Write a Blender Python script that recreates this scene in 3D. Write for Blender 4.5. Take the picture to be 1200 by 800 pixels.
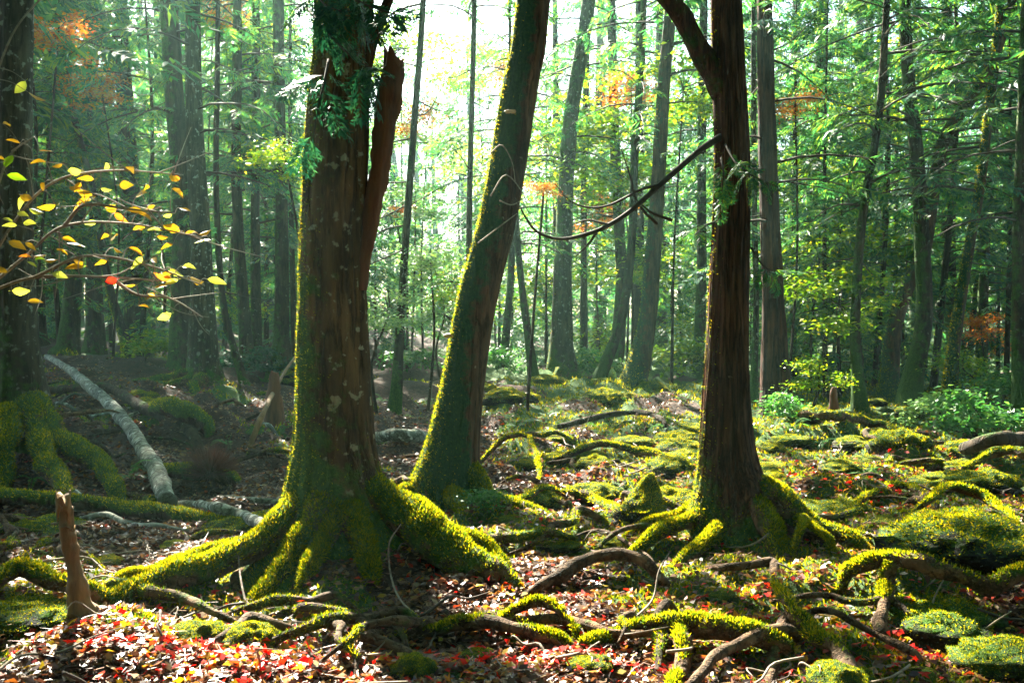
import bpy, math
import numpy as np
from math import radians, sin, cos, tan, pi
rng = np.random.default_rng(7)
scene = bpy.context.scene
for o in list(bpy.data.objects): bpy.data.objects.remove(o)
COL = scene.collection

# ------------------------------------------------------------------ camera
CAMZ, FPX, PITCH = 1.5, 1152.0, radians(1.5)
cam = bpy.data.cameras.new('camera'); camo = bpy.data.objects.new('camera', cam); COL.objects.link(camo)
cam.sensor_width = 36.0; cam.lens = 36.0 * FPX / 1200.0
cam.clip_start = 0.05; cam.clip_end = 2000
camo.location = (0, 0, CAMZ); camo.rotation_euler = (pi/2 - PITCH, 0, 0)
scene.camera = camo
# ------------------------------------------------------------------ light
SUN_EL, SUN_AZ = radians(38), radians(-23.5)          # azimuth measured from +Y, negative = left
SUNDIR = np.array([sin(SUN_AZ)*cos(SUN_EL), cos(SUN_AZ)*cos(SUN_EL), sin(SUN_EL)])
w = bpy.data.worlds.new('World'); scene.world = w; w.use_nodes = True
nt = w.node_tree; nt.nodes.clear()
sky = nt.nodes.new('ShaderNodeTexSky'); sky.sky_type = 'NISHITA'; sky.sun_disc = False
sky.sun_elevation = SUN_EL; sky.sun_rotation = SUN_AZ; sky.air_density = 1.0; sky.dust_density = 1.5; sky.ozone_density = 1.0
bg = nt.nodes.new('ShaderNodeBackground'); bg.inputs[1].default_value = 0.05
wo = nt.nodes.new('ShaderNodeOutputWorld')
nt.links.new(sky.outputs[0], bg.inputs[0]); nt.links.new(bg.outputs[0], wo.inputs[0])
sl = bpy.data.lights.new('sun', 'SUN'); sl.energy = 5.0; sl.angle = radians(0.5); sl.color = (1.0, 0.93, 0.76)
so = bpy.data.objects.new('sun', sl); COL.objects.link(so)
from mathutils import Vector
so.rotation_euler = Vector(SUNDIR).to_track_quat('Z', 'Y').to_euler()
vs = scene.view_settings; vs.view_transform = 'Standard'; vs.look = 'None'; vs.gamma = 1.0; vs.exposure = 3.45
cy = scene.cycles
cy.max_bounces = 4; cy.diffuse_bounces = 3; cy.glossy_bounces = 2; cy.transmission_bounces = 3
cy.volume_bounces = 0; cy.transparent_max_bounces = 4; cy.caustics_reflective = False; cy.caustics_refractive = False
cy.sample_clamp_indirect = 4.0
cy.use_denoising = True
try: cy.denoiser = 'OPENIMAGEDENOISE'
except Exception: pass
HAZE_DENSITY = 0.0011

# ------------------------------------------------------------------ maths helpers
def hash3(ix, iy, iz):
    n = (ix*374761393 + iy*668265263 + iz*2147483647 + 1442695040) & 0xFFFFFFFF
    n = ((n ^ (n >> 13)) * 1274126177) & 0xFFFFFFFF
    n = ((n ^ (n >> 16)) * 2246822519) & 0xFFFFFFFF
    return ((n ^ (n >> 15)) & 0xFFFFFF) / float(0xFFFFFF)
def noise(p):
    p = np.asarray(p, float); i = np.floor(p).astype(np.int64); f = p - i; f = f*f*(3-2*f)
    r = 0
    for dx in (0, 1):
        for dy in (0, 1):
            for dz in (0, 1):
                wgt = (f[..., 0] if dx else 1-f[..., 0])*(f[..., 1] if dy else 1-f[..., 1])*(f[..., 2] if dz else 1-f[..., 2])
                r = r + wgt*hash3(i[..., 0]+dx, i[..., 1]+dy, i[..., 2]+dz)
    return r
def fbm(p, o=4):
    p = np.asarray(p, float); a, s, t = 1.0, 0.0, 0.0
    for k in range(o):
        s = s + a*noise(p + 17.3*k); t += a; a *= .5; p = p*2.03
    return s/t
def sstep(a, b, x):
    t = np.clip((x-a)/(b-a), 0, 1); return t*t*(3-2*t)
def P3(x, y, z=0.0):
    x, y = np.broadcast_arrays(np.asarray(x, float), np.asarray(y, float))
    return np.stack([x, y, np.full(x.shape, float(z))], -1)
MOUNDS = []   # (x, y, rx, ry, height)
def height(x, y):
    x = np.asarray(x, float); y = np.asarray(y, float)
    b = 0.55*sstep(-1.0, -7.0, x)*sstep(6.5, 16, y)                       # the ground climbs to the left
    b = b + 0.5*sstep(25, 70, y)
    b = b + 0.35*(fbm(P3(x*.28, y*.28), 2)-.5)*sstep(3, 9, y)
    l = fbm(P3(x*1.15, y*1.15, 3.3), 3)
    b = b + (0.42*np.abs(l-.5)*2*sstep(3, 9, y) + 0.14*(l-.5))
    b = b + 0.17*(fbm(P3(x*3.1, y*3.1, 7.7), 3)-.5)
    b = b + 0.03*(noise(P3(x*11, y*11, 1.7))-.5)
    for (mx, my, rx, ry, mh) in MOUNDS:
        b = b + mh*np.exp(-(((x-mx)/rx)**2 + ((y-my)/ry)**2))
    return b
def H(x, y): return float(height(np.array([x]), np.array([y]))[0])
FW = np.array([0, cos(PITCH), -sin(PITCH)]); UPV = np.array([0, sin(PITCH), cos(PITCH)])
def ray(px, py): return FW + (px-600)/FPX*np.array([1., 0, 0]) + (400-py)/FPX*UPV
def P(px, py, d):
    r = ray(px, py); return np.array([0, 0, CAMZ]) + r*(d/r[1])
def G(px, py, off=0.0):
    r = ray(px, py); t = np.linspace(2.0, 90, 3000)
    q = np.array([0, 0, CAMZ])[None] + r[None]*t[:, None]
    below = q[:, 2] < height(q[:, 0], q[:, 1])
    k = int(np.argmax(below)) if below.any() else len(t)-1
    p = q[k].copy(); p[2] += off; return p
def catmull(pts, n):
    pts = np.asarray(pts, float)
    if len(pts) == 2: pts = np.array([pts[0], (pts[0]+pts[1])/2, pts[1]])
    e = np.vstack([2*pts[0]-pts[1], pts, 2*pts[-1]-pts[-2]])
    u = np.linspace(0, len(pts)-1-1e-6, n); i = u.astype(int); f = (u-i)[:, None]
    p0, p1, p2, p3 = e[i], e[i+1], e[i+2], e[i+3]
    return .5*((2*p1)+(-p0+p2)*f+(2*p0-5*p1+4*p2-p3)*f**2+(-p0+3*p1-3*p2+p3)*f**3)
def frames(path):
    t = np.gradient(path, axis=0); t /= np.linalg.norm(t, axis=1)[:, None]+1e-9
    ref = np.array([1., 0, 0]) if abs(t[0][0]) < .8 else np.array([0, 1., 0])
    N = np.zeros_like(t); n = ref - t[0]*np.dot(ref, t[0])
    for k in range(len(t)):
        n = n - t[k]*np.dot(n, t[k]); n /= np.linalg.norm(n)+1e-9; N[k] = n
    return t, N, np.cross(t, N)
# ------------------------------------------------------------------ mesh helpers
def mk(name, verts, faces, mats=(), smooth=False, attrs=None, midx=None):
    if not isinstance(faces, (list, tuple)): faces = [faces]
    faces = [np.asarray(f, np.int32) for f in faces if len(f)]
    me = bpy.data.meshes.new(name); verts = np.asarray(verts, np.float32)
    me.vertices.add(len(verts)); me.vertices.foreach_set('co', verts.ravel())
    tot = np.concatenate([np.full(len(f), f.shape[1], np.int32) for f in faces])
    li = np.concatenate([f.ravel() for f in faces])
    me.loops.add(len(li)); me.loops.foreach_set('vertex_index', li)
    me.polygons.add(len(tot)); st = np.zeros(len(tot), np.int32); st[1:] = np.cumsum(tot)[:-1]
    me.polygons.foreach_set('loop_start', st)
    if smooth: me.polygons.foreach_set('use_smooth', np.ones(len(tot), bool))
    for m in mats: me.materials.append(m)
    if midx is not None: me.polygons.foreach_set('material_index', np.asarray(midx, np.int32))
    me.update(calc_edges=True)
    for k, v in (attrs or {}).items():
        a = me.attributes.new(k, 'FLOAT', 'POINT'); a.data.foreach_set('value', np.asarray(v, np.float32))
    return me
def obj(name, me, parent=None, loc=(0, 0, 0), rot=(0, 0, 0), sc=1.0):
    o = bpy.data.objects.new(name, me); COL.objects.link(o)
    o.location = loc; o.rotation_euler = rot
    o.scale = (sc, sc, sc) if np.isscalar(sc) else sc
    if parent is not None: o.parent = parent
    return o
def tag(o, label=None, cat=None, group=None, kind=None):
    if label: o['label'] = label
    if cat: o['category'] = cat
    if group: o['group'] = group
    if kind: o['kind'] = kind
    return o
def thing(name, label, cat, loc=(0, 0, 0), group=None, rot=(0, 0, 0), sc=1.0):
    return tag(obj(name, None, None, tuple(loc), rot, sc), label, cat, group)
class Acc:                                    # collects vertices and faces of ONE part
    def __init__(s): s.v = []; s.q = []; s.t = []; s.n = 0; s.a = []
    def add(s, v, q=None, t=None, a=None):
        v = np.asarray(v, float)
        if q is not None and len(q): s.q.append(np.asarray(q)+s.n)
        if t is not None and len(t): s.t.append(np.asarray(t)+s.n)
        s.v.append(v); s.n += len(v); s.a.append(np.zeros(len(v)) if a is None else a)
    def mesh(s, name, mats, smooth=False, origin=(0, 0, 0), attr=None):
        f = []
        if s.q: f.append(np.concatenate(s.q))
        if s.t: f.append(np.concatenate(s.t))
        return mk(name, np.concatenate(s.v)-np.asarray(origin, float), f, mats, smooth, {attr: np.concatenate(s.a)} if attr else None)
def gridfaces(rows, seg):
    i = np.arange(rows-1)[:, None]; j = np.arange(seg)[None]; k = (j+1) % seg
    return np.stack([i*seg+j, i*seg+k, (i+1)*seg+k, (i+1)*seg+j], -1).reshape(-1, 4)
def tube(path, rad, seg=8, rows=None, lump=0.0, freq=6.0, seed=0, rfun=None, squash=1.0, wob=0.0):
    path = np.asarray(path, float); rows = rows or max(4, len(path)*4)
    pp = catmull(path, rows); rr = np.interp(np.linspace(0, 1, rows), np.linspace(0, 1, len(rad)), rad)
    if wob:
        q_ = pp*5.0+seed*1.7; pp = pp+(rr*wob)[:, None]*(np.stack([fbm(q_, 2), fbm(q_+31.7, 2), fbm(q_+77.1, 2)], -1)-.5)*2
        rr = rr*(.72+.6*fbm(pp*7+seed, 3))
    t, N, B = frames(pp); th = np.linspace(0, 2*pi, seg, endpoint=False)
    r = np.repeat(rr[:, None], seg, 1)
    if rfun is not None: r = rfun(r, pp, th)
    dirs = cos_sin(th, N, B)
    if squash != 1.0: dirs[..., 2] *= squash
    v = pp[:, None]+r[..., None]*dirs
    if lump:
        v = v + (r*lump)[..., None]*dirs*(2*fbm(v*freq+seed*3.1, 3)-1)[..., None]
    v = v.reshape(-1, 3)
    q = gridfaces(rows, seg)
    v = np.vstack([v, pp[0], pp[-1]]); n0 = rows*seg
    j = np.arange(seg); k = (j+1) % seg
    tt = np.vstack([np.stack([k, j, np.full(seg, n0)], -1), np.stack([j+n0-seg, k+n0-seg, np.full(seg, n0+1)], -1)])
    return v, q, tt
def cos_sin(th, N, B):
    return np.cos(th)[None, :, None]*N[:, None]+np.sin(th)[None, :, None]*B[:, None]
def tri_normals(v, f):
    a, b, c = v[f[:, 0]], v[f[:, 1]], v[f[:, 2]]; n = np.cross(b-a, c-a); L = np.linalg.norm(n, axis=1)
    return n/(L[:, None]+1e-12), L*.5
def scatter_blades(v, faces, weight, n, l0, l1, wd, rg, up=.5, spread=.8):
    """n small moss blades growing out of a surface; returns verts, tris"""
    f = np.vstack([faces[:, [0, 1, 2]], faces[:, [0, 2, 3]]]) if faces.shape[1] == 4 else faces
    nr, ar = tri_normals(v, f); pw = ar*np.clip(weight[f].mean(1), 0, None)
    if pw.sum() <= 0: return None
    k = rg.choice(len(f), n, p=pw/pw.sum())
    a, b = rg.random(n), rg.random(n); m = a+b > 1; a[m] = 1-a[m]; b[m] = 1-b[m]
    p = v[f[k, 0]]*(1-a-b)[:, None]+v[f[k, 1]]*a[:, None]+v[f[k, 2]]*b[:, None]
    d = nr[k]+rg.normal(0, spread, (n, 3))*.6; d[:, 2] += up; d /= np.linalg.norm(d, axis=1)[:, None]
    s = np.cross(d, rg.normal(0, 1, (n, 3))); s /= np.linalg.norm(s, axis=1)[:, None]+1e-9
    L = rg.uniform(l0, l1, n)[:, None]; W = (L*wd)
    p = p-nr[k]*.004
    V = np.stack([p-s*W, p+s*W, p+d*L], 1).reshape(-1, 3)
    return V, np.arange(3*n).reshape(-1, 3)
# ------------------------------------------------------------------ materials
def newmat(name):
    m = bpy.data.materials.new(name); m.use_nodes = True; n = m.node_tree.nodes; n.clear()
    return m, n, m.node_tree.links
def N_(n, t, **kw):
    x = n.new(t)
    for k, v in kw.items():
        if k in x.bl_rna.properties: setattr(x, k, v)
        else: x.inputs[k].default_value = v
    return x
def ramp(n, stops, interp='LINEAR'):
    r = n.new('ShaderNodeValToRGB'); e = r.color_ramp.elements; r.color_ramp.interpolation = interp
    while len(e) < len(stops): e.new(.5)
    for k, (p, c) in enumerate(stops): e[k].position = p; e[k].color = (*c, 1)
    return r
def mix(n, l, fac, a, b, mode='MIX'):
    m = n.new('ShaderNodeMix'); m.data_type = 'RGBA'; m.blend_type = mode
    for s, v in ((m.inputs[0], fac), (m.inputs[6], a), (m.inputs[7], b)):
        if hasattr(v, 'links'): l.new(v, s)
        elif np.isscalar(v): s.default_value = v
        else: s.default_value = (*v, 1)
    return m.outputs[2]
def math_(n, l, op, a, b=0.0, clamp=False):
    m = n.new('ShaderNodeMath'); m.operation = op; m.use_clamp = clamp
    for s, v in ((m.inputs[0], a), (m.inputs[1], b)):
        if hasattr(v, 'links'): l.new(v, s)
        else: s.default_value = v
    return m.outputs[0]
def noisen(n, l, vec, scale, detail=4, rough=.6):
    x = N_(n, 'ShaderNodeTexNoise', Scale=scale, Detail=detail, Roughness=rough); l.new(vec, x.inputs['Vector']); return x.outputs['Fac']
MOSS_STOPS = [(.25, (.014, .042, .010)), (.5, (.038, .095, .014)), (.75, (.10, .165, .016))]
def bark_mat(name, dark, light, lichen=(.3, .3, .26), lich=.62, zs=.16, mossbias=0.0, bump=.7, scale=13, mstops=None):
    m, n, l = newmat(name); tc = n.new('ShaderNodeTexCoord'); mp = n.new('ShaderNodeMapping'); mp.inputs['Scale'].default_value = (1, 1, zs)
    l.new(tc.outputs['Object'], mp.inputs['Vector'])
    g = noisen(n, l, mp.outputs[0], scale, 8, .65)
    c = ramp(n, [(.3, dark), (.5, tuple((a+b)/2.4 for a, b in zip(dark, light))), (.72, light)]); l.new(g, c.inputs[0])
    fn = noisen(n, l, mp.outputs[0], scale*.75, 5, .6)
    fis = math_(n, l, 'ABSOLUTE', math_(n, l, 'SUBTRACT', fn, .5))
    fisd = ramp_out(n, l, fis, [(.0, (.22, .2, .18)), (.055, (1, 1, 1))])
    fsh = ramp_out(n, l, fis, [(.0, (0, 0, 0)), (.07, (1, 1, 1))])
    c_ = mix(n, l, .9, c.outputs[0], fisd, 'MULTIPLY')
    big = noisen(n, l, tc.outputs['Object'], 1.7, 4)
    cb = mix(n, l, .75, c_, ramp_out(n, l, big, [(.3, (.4, .4, .38)), (.5, (.9, .9, .8)), (.7, (1.5, 1.25, 1.0))]), 'MULTIPLY')
    sp = noisen(n, l, tc.outputs['Object'], 16, 3, .5)
    spm = ramp_out(n, l, sp, [(lich, (0, 0, 0)), (lich+.05, (1, 1, 1))])
    cb = mix(n, l, math_(n, l, 'MULTIPLY', spm, .75), cb, lichen)
    at = n.new('ShaderNodeAttribute'); at.attribute_name = 'moss'
    mn = noisen(n, l, tc.outputs['Object'], 9, 6, .7)
    mm = math_(n, l, 'ADD', at.outputs['Fac'], math_(n, l, 'MULTIPLY', math_(n, l, 'SUBTRACT', mn, .5), 1.1))
    mm = math_(n, l, 'ADD', mm, mossbias)
    mf = ramp_out(n, l, mm, [(.42, (0, 0, 0)), (.62, (1, 1, 1))])
    fine = noisen(n, l, tc.outputs['Object'], 45, 4, .7)
    mc = ramp_out(n, l, fine, mstops or MOSS_STOPS)
    col = mix(n, l, mf, cb, mc)
    bs = n.new('ShaderNodeBsdfPrincipled'); l.new(col, bs.inputs['Base Color']); bs.inputs['Roughness'].default_value = .9
    bs.inputs['Specular IOR Level'].default_value = .25
    hh = math_(n, l, 'ADD', math_(n, l, 'ADD', math_(n, l, 'MULTIPLY', g, .7), math_(n, l, 'MULTIPLY', fsh, .45)), math_(n, l, 'MULTIPLY', math_(n, l, 'MULTIPLY', fine, mf), .6))
    b = N_(n, 'ShaderNodeBump', Strength=bump, Distance=.03); l.new(hh, b.inputs['Height']); l.new(b.outputs[0], bs.inputs['Normal'])
    o = n.new('ShaderNodeOutputMaterial'); l.new(bs.outputs[0], o.inputs[0]); return m
def ramp_out(n, l, fac, stops):
    r = ramp(n, stops); l.new(fac, r.inputs[0]); return r.outputs[0]
def leaf_mat(name, stops, trans=.5, tint=(1.5, 1.5, .9), rough=.45, spec=.35):
    m, n, l = newmat(name); g = n.new('ShaderNodeNewGeometry'); oi = n.new('ShaderNodeObjectInfo')
    r = ramp(n, stops); l.new(g.outputs['Random Per Island'], r.inputs[0])
    col = mix(n, l, .5, r.outputs[0], ramp_out(n, l, oi.outputs['Random'], [(0, (.75, .85, .95)), (.5, (1, 1, 1)), (1, (1.25, 1.15, .9))]), 'MULTIPLY')
    bs = n.new('ShaderNodeBsdfPrincipled'); l.new(col, bs.inputs['Base Color']); bs.inputs['Roughness'].default_value = rough
    bs.inputs['Specular IOR Level'].default_value = spec
    tr = n.new('ShaderNodeBsdfTranslucent'); l.new(mix(n, l, 1.0, col, tint, 'MULTIPLY'), tr.inputs[0])
    mx = n.new('ShaderNodeMixShader'); mx.inputs[0].default_value = trans; l.new(bs.outputs[0], mx.inputs[1]); l.new(tr.outputs[0], mx.inputs[2])
    o = n.new('ShaderNodeOutputMaterial'); l.new(mx.outputs[0], o.inputs[0]); return m
def plain_mat(name, a, b, scale=20, zs=1, bump=.4, rough=.85):
    m, n, l = newmat(name); tc = n.new('ShaderNodeTexCoord'); mp = n.new('ShaderNodeMapping'); mp.inputs['Scale'].default_value = (1, 1, zs)
    l.new(tc.outputs['Object'], mp.inputs['Vector']); g = noisen(n, l, mp.outputs[0], scale, 6, .65)
    bs = n.new('ShaderNodeBsdfPrincipled'); l.new(ramp_out(n, l, g, [(.3, a), (.7, b)]), bs.inputs['Base Color']); bs.inputs['Roughness'].default_value = rough
    bp = N_(n, 'ShaderNodeBump', Strength=bump, Distance=.02); l.new(g, bp.inputs['Height']); l.new(bp.outputs[0], bs.inputs['Normal'])
    o = n.new('ShaderNodeOutputMaterial'); l.new(bs.outputs[0], o.inputs[0]); return m
M = {}
M['barkA'] = bark_mat('bark_old_mossy', (.035, .018, .009), (.20, .115, .045), (.34, .31, .2), .62)
M['barkB'] = bark_mat('bark_leaning', (.03, .016, .010), (.17, .085, .045), (.25, .2, .14), .70, mstops=[(.25, (.006, .030, .014)), (.5, (.014, .058, .024)), (.75, (.035, .095, .020))])  # darker moss stops paint the shaded front of the leaning trunk
M['cedar'] = bark_mat('bark_cedar', (.03, .012, .008), (.21, .095, .058), (.3, .2, .14), .74, zs=.075, scale=30, bump=1.0)
M['bark'] = bark_mat('bark_dark', (.012, .008, .005), (.10, .066, .038), (.2, .2, .16), .66, mossbias=.08, zs=.22, scale=9, bump=1.0)
M['cedard'] = bark_mat('bark_cedar_dark', (.012, .006, .004), (.15, .062, .036), (.16, .11, .08), .74, zs=.10, scale=14, bump=1.0)
M['barkL'] = bark_mat('bark_lichen', (.02, .016, .010), (.11, .085, .055), (.24, .24, .2), .60)
M['root'] = bark_mat('root_bark', (.05, .026, .014), (.22, .135, .075), (.3, .26, .2), .7, zs=1, scale=16)
M['log'] = bark_mat('log_grey_bark', (.10, .115, .10), (.30, .33, .29), (.45, .47, .42), .57, zs=1, bump=.4, scale=9)
M['dead'] = plain_mat('dead_wood', (.06, .03, .012), (.27, .15, .055), 18, .12, .8)
M['snag'] = plain_mat('split_wood', (.05, .018, .009), (.20, .075, .03), 16, .06, 1.0)
M['twig'] = plain_mat('pale_twig', (.10, .07, .05), (.32, .26, .19), 30)
M['twigd'] = plain_mat('dark_twig', (.02, .013, .01), (.07, .045, .03), 30)
M['fung'] = plain_mat('bracket_flesh', (.42, .26, .10), (.62, .46, .24), 30, 1, .2, .6)
M['rock'] = bark_mat('lava_rock', (.012, .012, .010), (.05, .048, .04), (.12, .12, .10), .72, zs=1, scale=9)
M['brush'] = leaf_mat('dead_needles', [(0, (.05, .016, .014)), (1, (.14, .05, .035))], .25)
M['blade'] = leaf_mat('moss_blades', [(0, (.02, .075, .010)), (.5, (.09, .17, .010)), (1, (.31, .33, .010))], .55, (2.7, 1.7, .4), .7, .15)
M['conif'] = leaf_mat('cypress_sprays', [(0, (.010, .065, .068)), (.45, (.022, .115, .095)), (.75, (.05, .165, .075)), (1, (.15, .25, .05))], .55, (2.3, 1.9, .5))
M['conifd'] = leaf_mat('cypress_sprays_dark', [(0, (.008, .045, .03)), (.6, (.016, .08, .045)), (1, (.05, .13, .05))], .45, (1.1, 1.5, 1.0))
M['lime'] = leaf_mat('lime_leaves', [(0, (.05, .14, .012)), (.5, (.12, .25, .015)), (.85, (.24, .33, .02)), (1, (.4, .34, .03))], .55, (1.8, 1.7, .4))
M['pale'] = leaf_mat('pale_leaves', [(0, (.10, .22, .10)), (.6, (.2, .33, .14)), (1, (.3, .4, .12))], .5, (1.2, 1.35, .8))
M['orange'] = leaf_mat('orange_leaves', [(0, (.35, .07, .012)), (.5, (.5, .17, .02)), (1, (.55, .33, .03))], .55, (1.3, 1.1, .6))
M['yellow'] = leaf_mat('yellow_leaves', [(0, (.36, .15, .010)), (.5, (.44, .26, .012)), (1, (.38, .32, .03))], .45, (1.1, 1.0, .5))
M['ylgreen'] = leaf_mat('yellow_green_leaves', [(0, (.3, .36, .05)), (1, (.5, .5, .12))], .5, (1.3, 1.3, .6))
M['red'] = leaf_mat('red_leaves', [(0, (.40, .006, .006)), (.5, (.58, .012, .008)), (1, (.6, .06, .01))], .5, (1.4, 1.0, .8))
M['fern'] = leaf_mat('fern_green', [(0, (.03, .12, .045)), (.6, (.06, .19, .05)), (1, (.16, .28, .06))], .5, (1.3, 1.5, .7))
M['litter'] = leaf_mat('leaf_litter', [(0, (.03, .013, .012)), (.3, (.075, .03, .022)), (.58, (.14, .058, .032)), (.75, (.22, .12, .055)), (.86, (.30, .2, .09)), (.94, (.38, .15, .02)), (1, (.38, .025, .012))], .3, (1.3, 1.1, .8), .4, .5)

# ------------------------------------------------------------------ ground
def D_of(py, g=0.0): return (CAMZ-g)*FPX/(py-370.0)
TREE_A = np.array([-1.04, 5.85]); TREE_B = np.array([-.40, 7.6]); TREE_C = np.array([1.42, 6.35])
MOUNDS += [(TREE_A[0], TREE_A[1], .8, .8, .10), (TREE_C[0]+.1, TREE_C[1], .8, .7, .12), (TREE_B[0], TREE_B[1]+.1, .7, .7, .05),
           (2.15, 5.05, .75, .45, .16), (2.95, 5.5, .8, .5, .15), (-2.55, 5.0, .6, .45, .12), (3.1, 6.5, .6, .5, .2)]
def moss_ground(x, y):
    a = fbm(P3(x*.75, y*.75, 11), 4); b = fbm(P3(x*2.6, y*2.6, 19), 3)
    m = sstep(.475, .60, .62*a+.38*b+.05*sstep(-1, 1, x)-.07*sstep(-.9, -1.8, x)*sstep(5.6, 6.6, y)+.10*sstep(8, 12, y)*sstep(-1.5, .5, x))
    e = np.zeros_like(m)
    for (mx, my, rx, ry) in ((2.25, 5.25, .85, .40), (-2.55, 5.1, .6, .5), (-1.45, 4.55, .55, .2), (.55, 6.7, .55, .5)):
        e = np.maximum(e, np.exp(-(((x-mx)/rx)**2+((y-my)/ry)**2)*.8))
    return np.clip(np.maximum(m, sstep(.3, .7, e+.35*(b-.5))), 0, 1)
def axis(parts):
    out = []
    for a, b, s in parts: out.append(np.arange(a, b, s))
    return np.concatenate(out)
gx = axis([(-400, -60, 40), (-60, -20, 4), (-20, -7, .5), (-7, 7, .055), (7, 20, .5), (20, 60, 4), (60, 401, 40)])
gy = axis([(-200, -20, 20), (-20, 2.5, 1.5), (2.5, 9, .05), (9, 14, .1), (14, 30, .35), (30, 60, 1.5), (60, 120, 6), (120, 420, 40)])
XX, YY = np.meshgrid(gx, gy); ZZ = height(XX, YY)
gv = np.stack([XX, YY, ZZ], -1).reshape(-1, 3)
nxn, nyn = len(gx), len(gy)
i, j = np.meshgrid(np.arange(nyn-1), np.arange(nxn-1), indexing='ij')
gq = np.stack([i*nxn+j, i*nxn+j+1, (i+1)*nxn+j+1, (i+1)*nxn+j], -1).reshape(-1, 4)
gm = moss_ground(gv[:, 0], gv[:, 1])
def ground_mat():
    m, n, l = newmat('forest_floor'); tc = n.new('ShaderNodeTexCoord'); v = tc.outputs['Object']
    g = noisen(n, l, v, 14, 8, .7); h = noisen(n, l, v, 38, 4, .7)
    c = ramp_out(n, l, g, [(.3, (.018, .011, .009)), (.5, (.055, .028, .02)), (.72, (.13, .07, .042))])
    c = mix(n, l, .5, c, ramp_out(n, l, h, [(.35, (.4, .4, .4)), (.7, (1.4, 1.2, 1.1))]), 'MULTIPLY')
    at = n.new('ShaderNodeAttribute'); at.attribute_name = 'moss'
    mm = math_(n, l, 'ADD', at.outputs['Fac'], math_(n, l, 'MULTIPLY', math_(n, l, 'SUBTRACT', g, .5), 1.0))
    mf = ramp_out(n, l, mm, [(.4, (0, 0, 0)), (.6, (1, 1, 1))])
    col = mix(n, l, mf, c, ramp_out(n, l, h, MOSS_STOPS))
    bs = n.new('ShaderNodeBsdfPrincipled'); l.new(col, bs.inputs['Base Color']); bs.inputs['Roughness'].default_value = .95
    b = N_(n, 'ShaderNodeBump', Strength=.9, Distance=.05); l.new(math_(n, l, 'ADD', g, h), b.inputs['Height']); l.new(b.outputs[0], bs.inputs['Normal'])
    o = n.new('ShaderNodeOutputMaterial'); l.new(bs.outputs[0], o.inputs[0]); return m
tag(obj('ground', mk('ground', gv, gq, [ground_mat()], True, {'moss': gm})), kind='structure')

# ------------------------------------------------------------------ where the canopy lets the sun through (ground coordinates, metres)
SH = -SUNDIR[:2]/SUNDIR[2]                      # shadow offset per metre of height
LIT = []                                        # ellipses x, y, rx, ry, strength
def lit(px, py, rx, ry, s=1.0): g = G(px, py); LIT.append((g[0], g[1], rx, ry, s))
for a in ((240, 768, .5, .24), (215, 690, .6, .35), (40, 690, .5, .35), (330, 610, .35, .3), (545, 650, .35, .35), (640, 775, 1.0, .4), (900, 745, .7, .35),
          (1090, 760, .8, .3), (1110, 675, .9, .35), (690, 590, 1.0, .9), (760, 650, .5, .35), (640, 520, 1.2, 1.2), (1000, 580, 1.2, .8), (1120, 540, 1.2, 1.2), (790, 500, 1.0, .9),
          (500, 500, .4, .5), (1050, 485, 1.2, 1.2), (430, 560, .4, .4), (200, 500, .25, .4)): lit(*a)
LIT += [(-.5, 2.2, 1.0, .6, 1.0)]          # reaches the yellow-leaved sapling
TRUNKSUN = [(TREE_A, .6, 5.5), (TREE_B, .6, 5.5), (TREE_C, .5, 5.0), (np.array([6.9, 14.8]), .6, 6), (np.array([2.4, 19.]), .7, 7), (np.array([5.1, 14.5]), .5, 6), (np.array([3.8, 14.2]), .6, 6), (np.array([1.1, 22.]), .7, 7)]
def sunmask(x, y):
    m = .55+.4*sstep(.42, .6, fbm(P3(x*.55, y*.55, 5), 3))
    m = m-.22*sstep(12, 8, y)*np.ones_like(x)
    m = m*sstep(1.4, 3.2, y)*(1-.6*sstep(9.5, 11, y)*sstep(19, 16, y))
    m = m*(1-.95*sstep(-.9, -1.7, x)*sstep(5.3, 6.2, y)*sstep(17, 13, y))
    for (a, b, rx, ry, s) in LIT:
        m = np.maximum(m, s*sstep(1.12, .9, np.sqrt(((x-a)/(rx+.32))**2+((y-b)/(ry+.32))**2)))
    d = SH/np.linalg.norm(SH)
    for (b, wd, L) in TRUNKSUN:
        q = np.stack([x-b[0], y-b[1]], -1); s = q@d; c = np.abs(q@np.array([-d[1], d[0]]))
        m = np.maximum(m, sstep(wd*1.15, wd*.8, c)*((s > -.6) & (s < L)))
    return np.clip(m, 0, 1)
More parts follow.
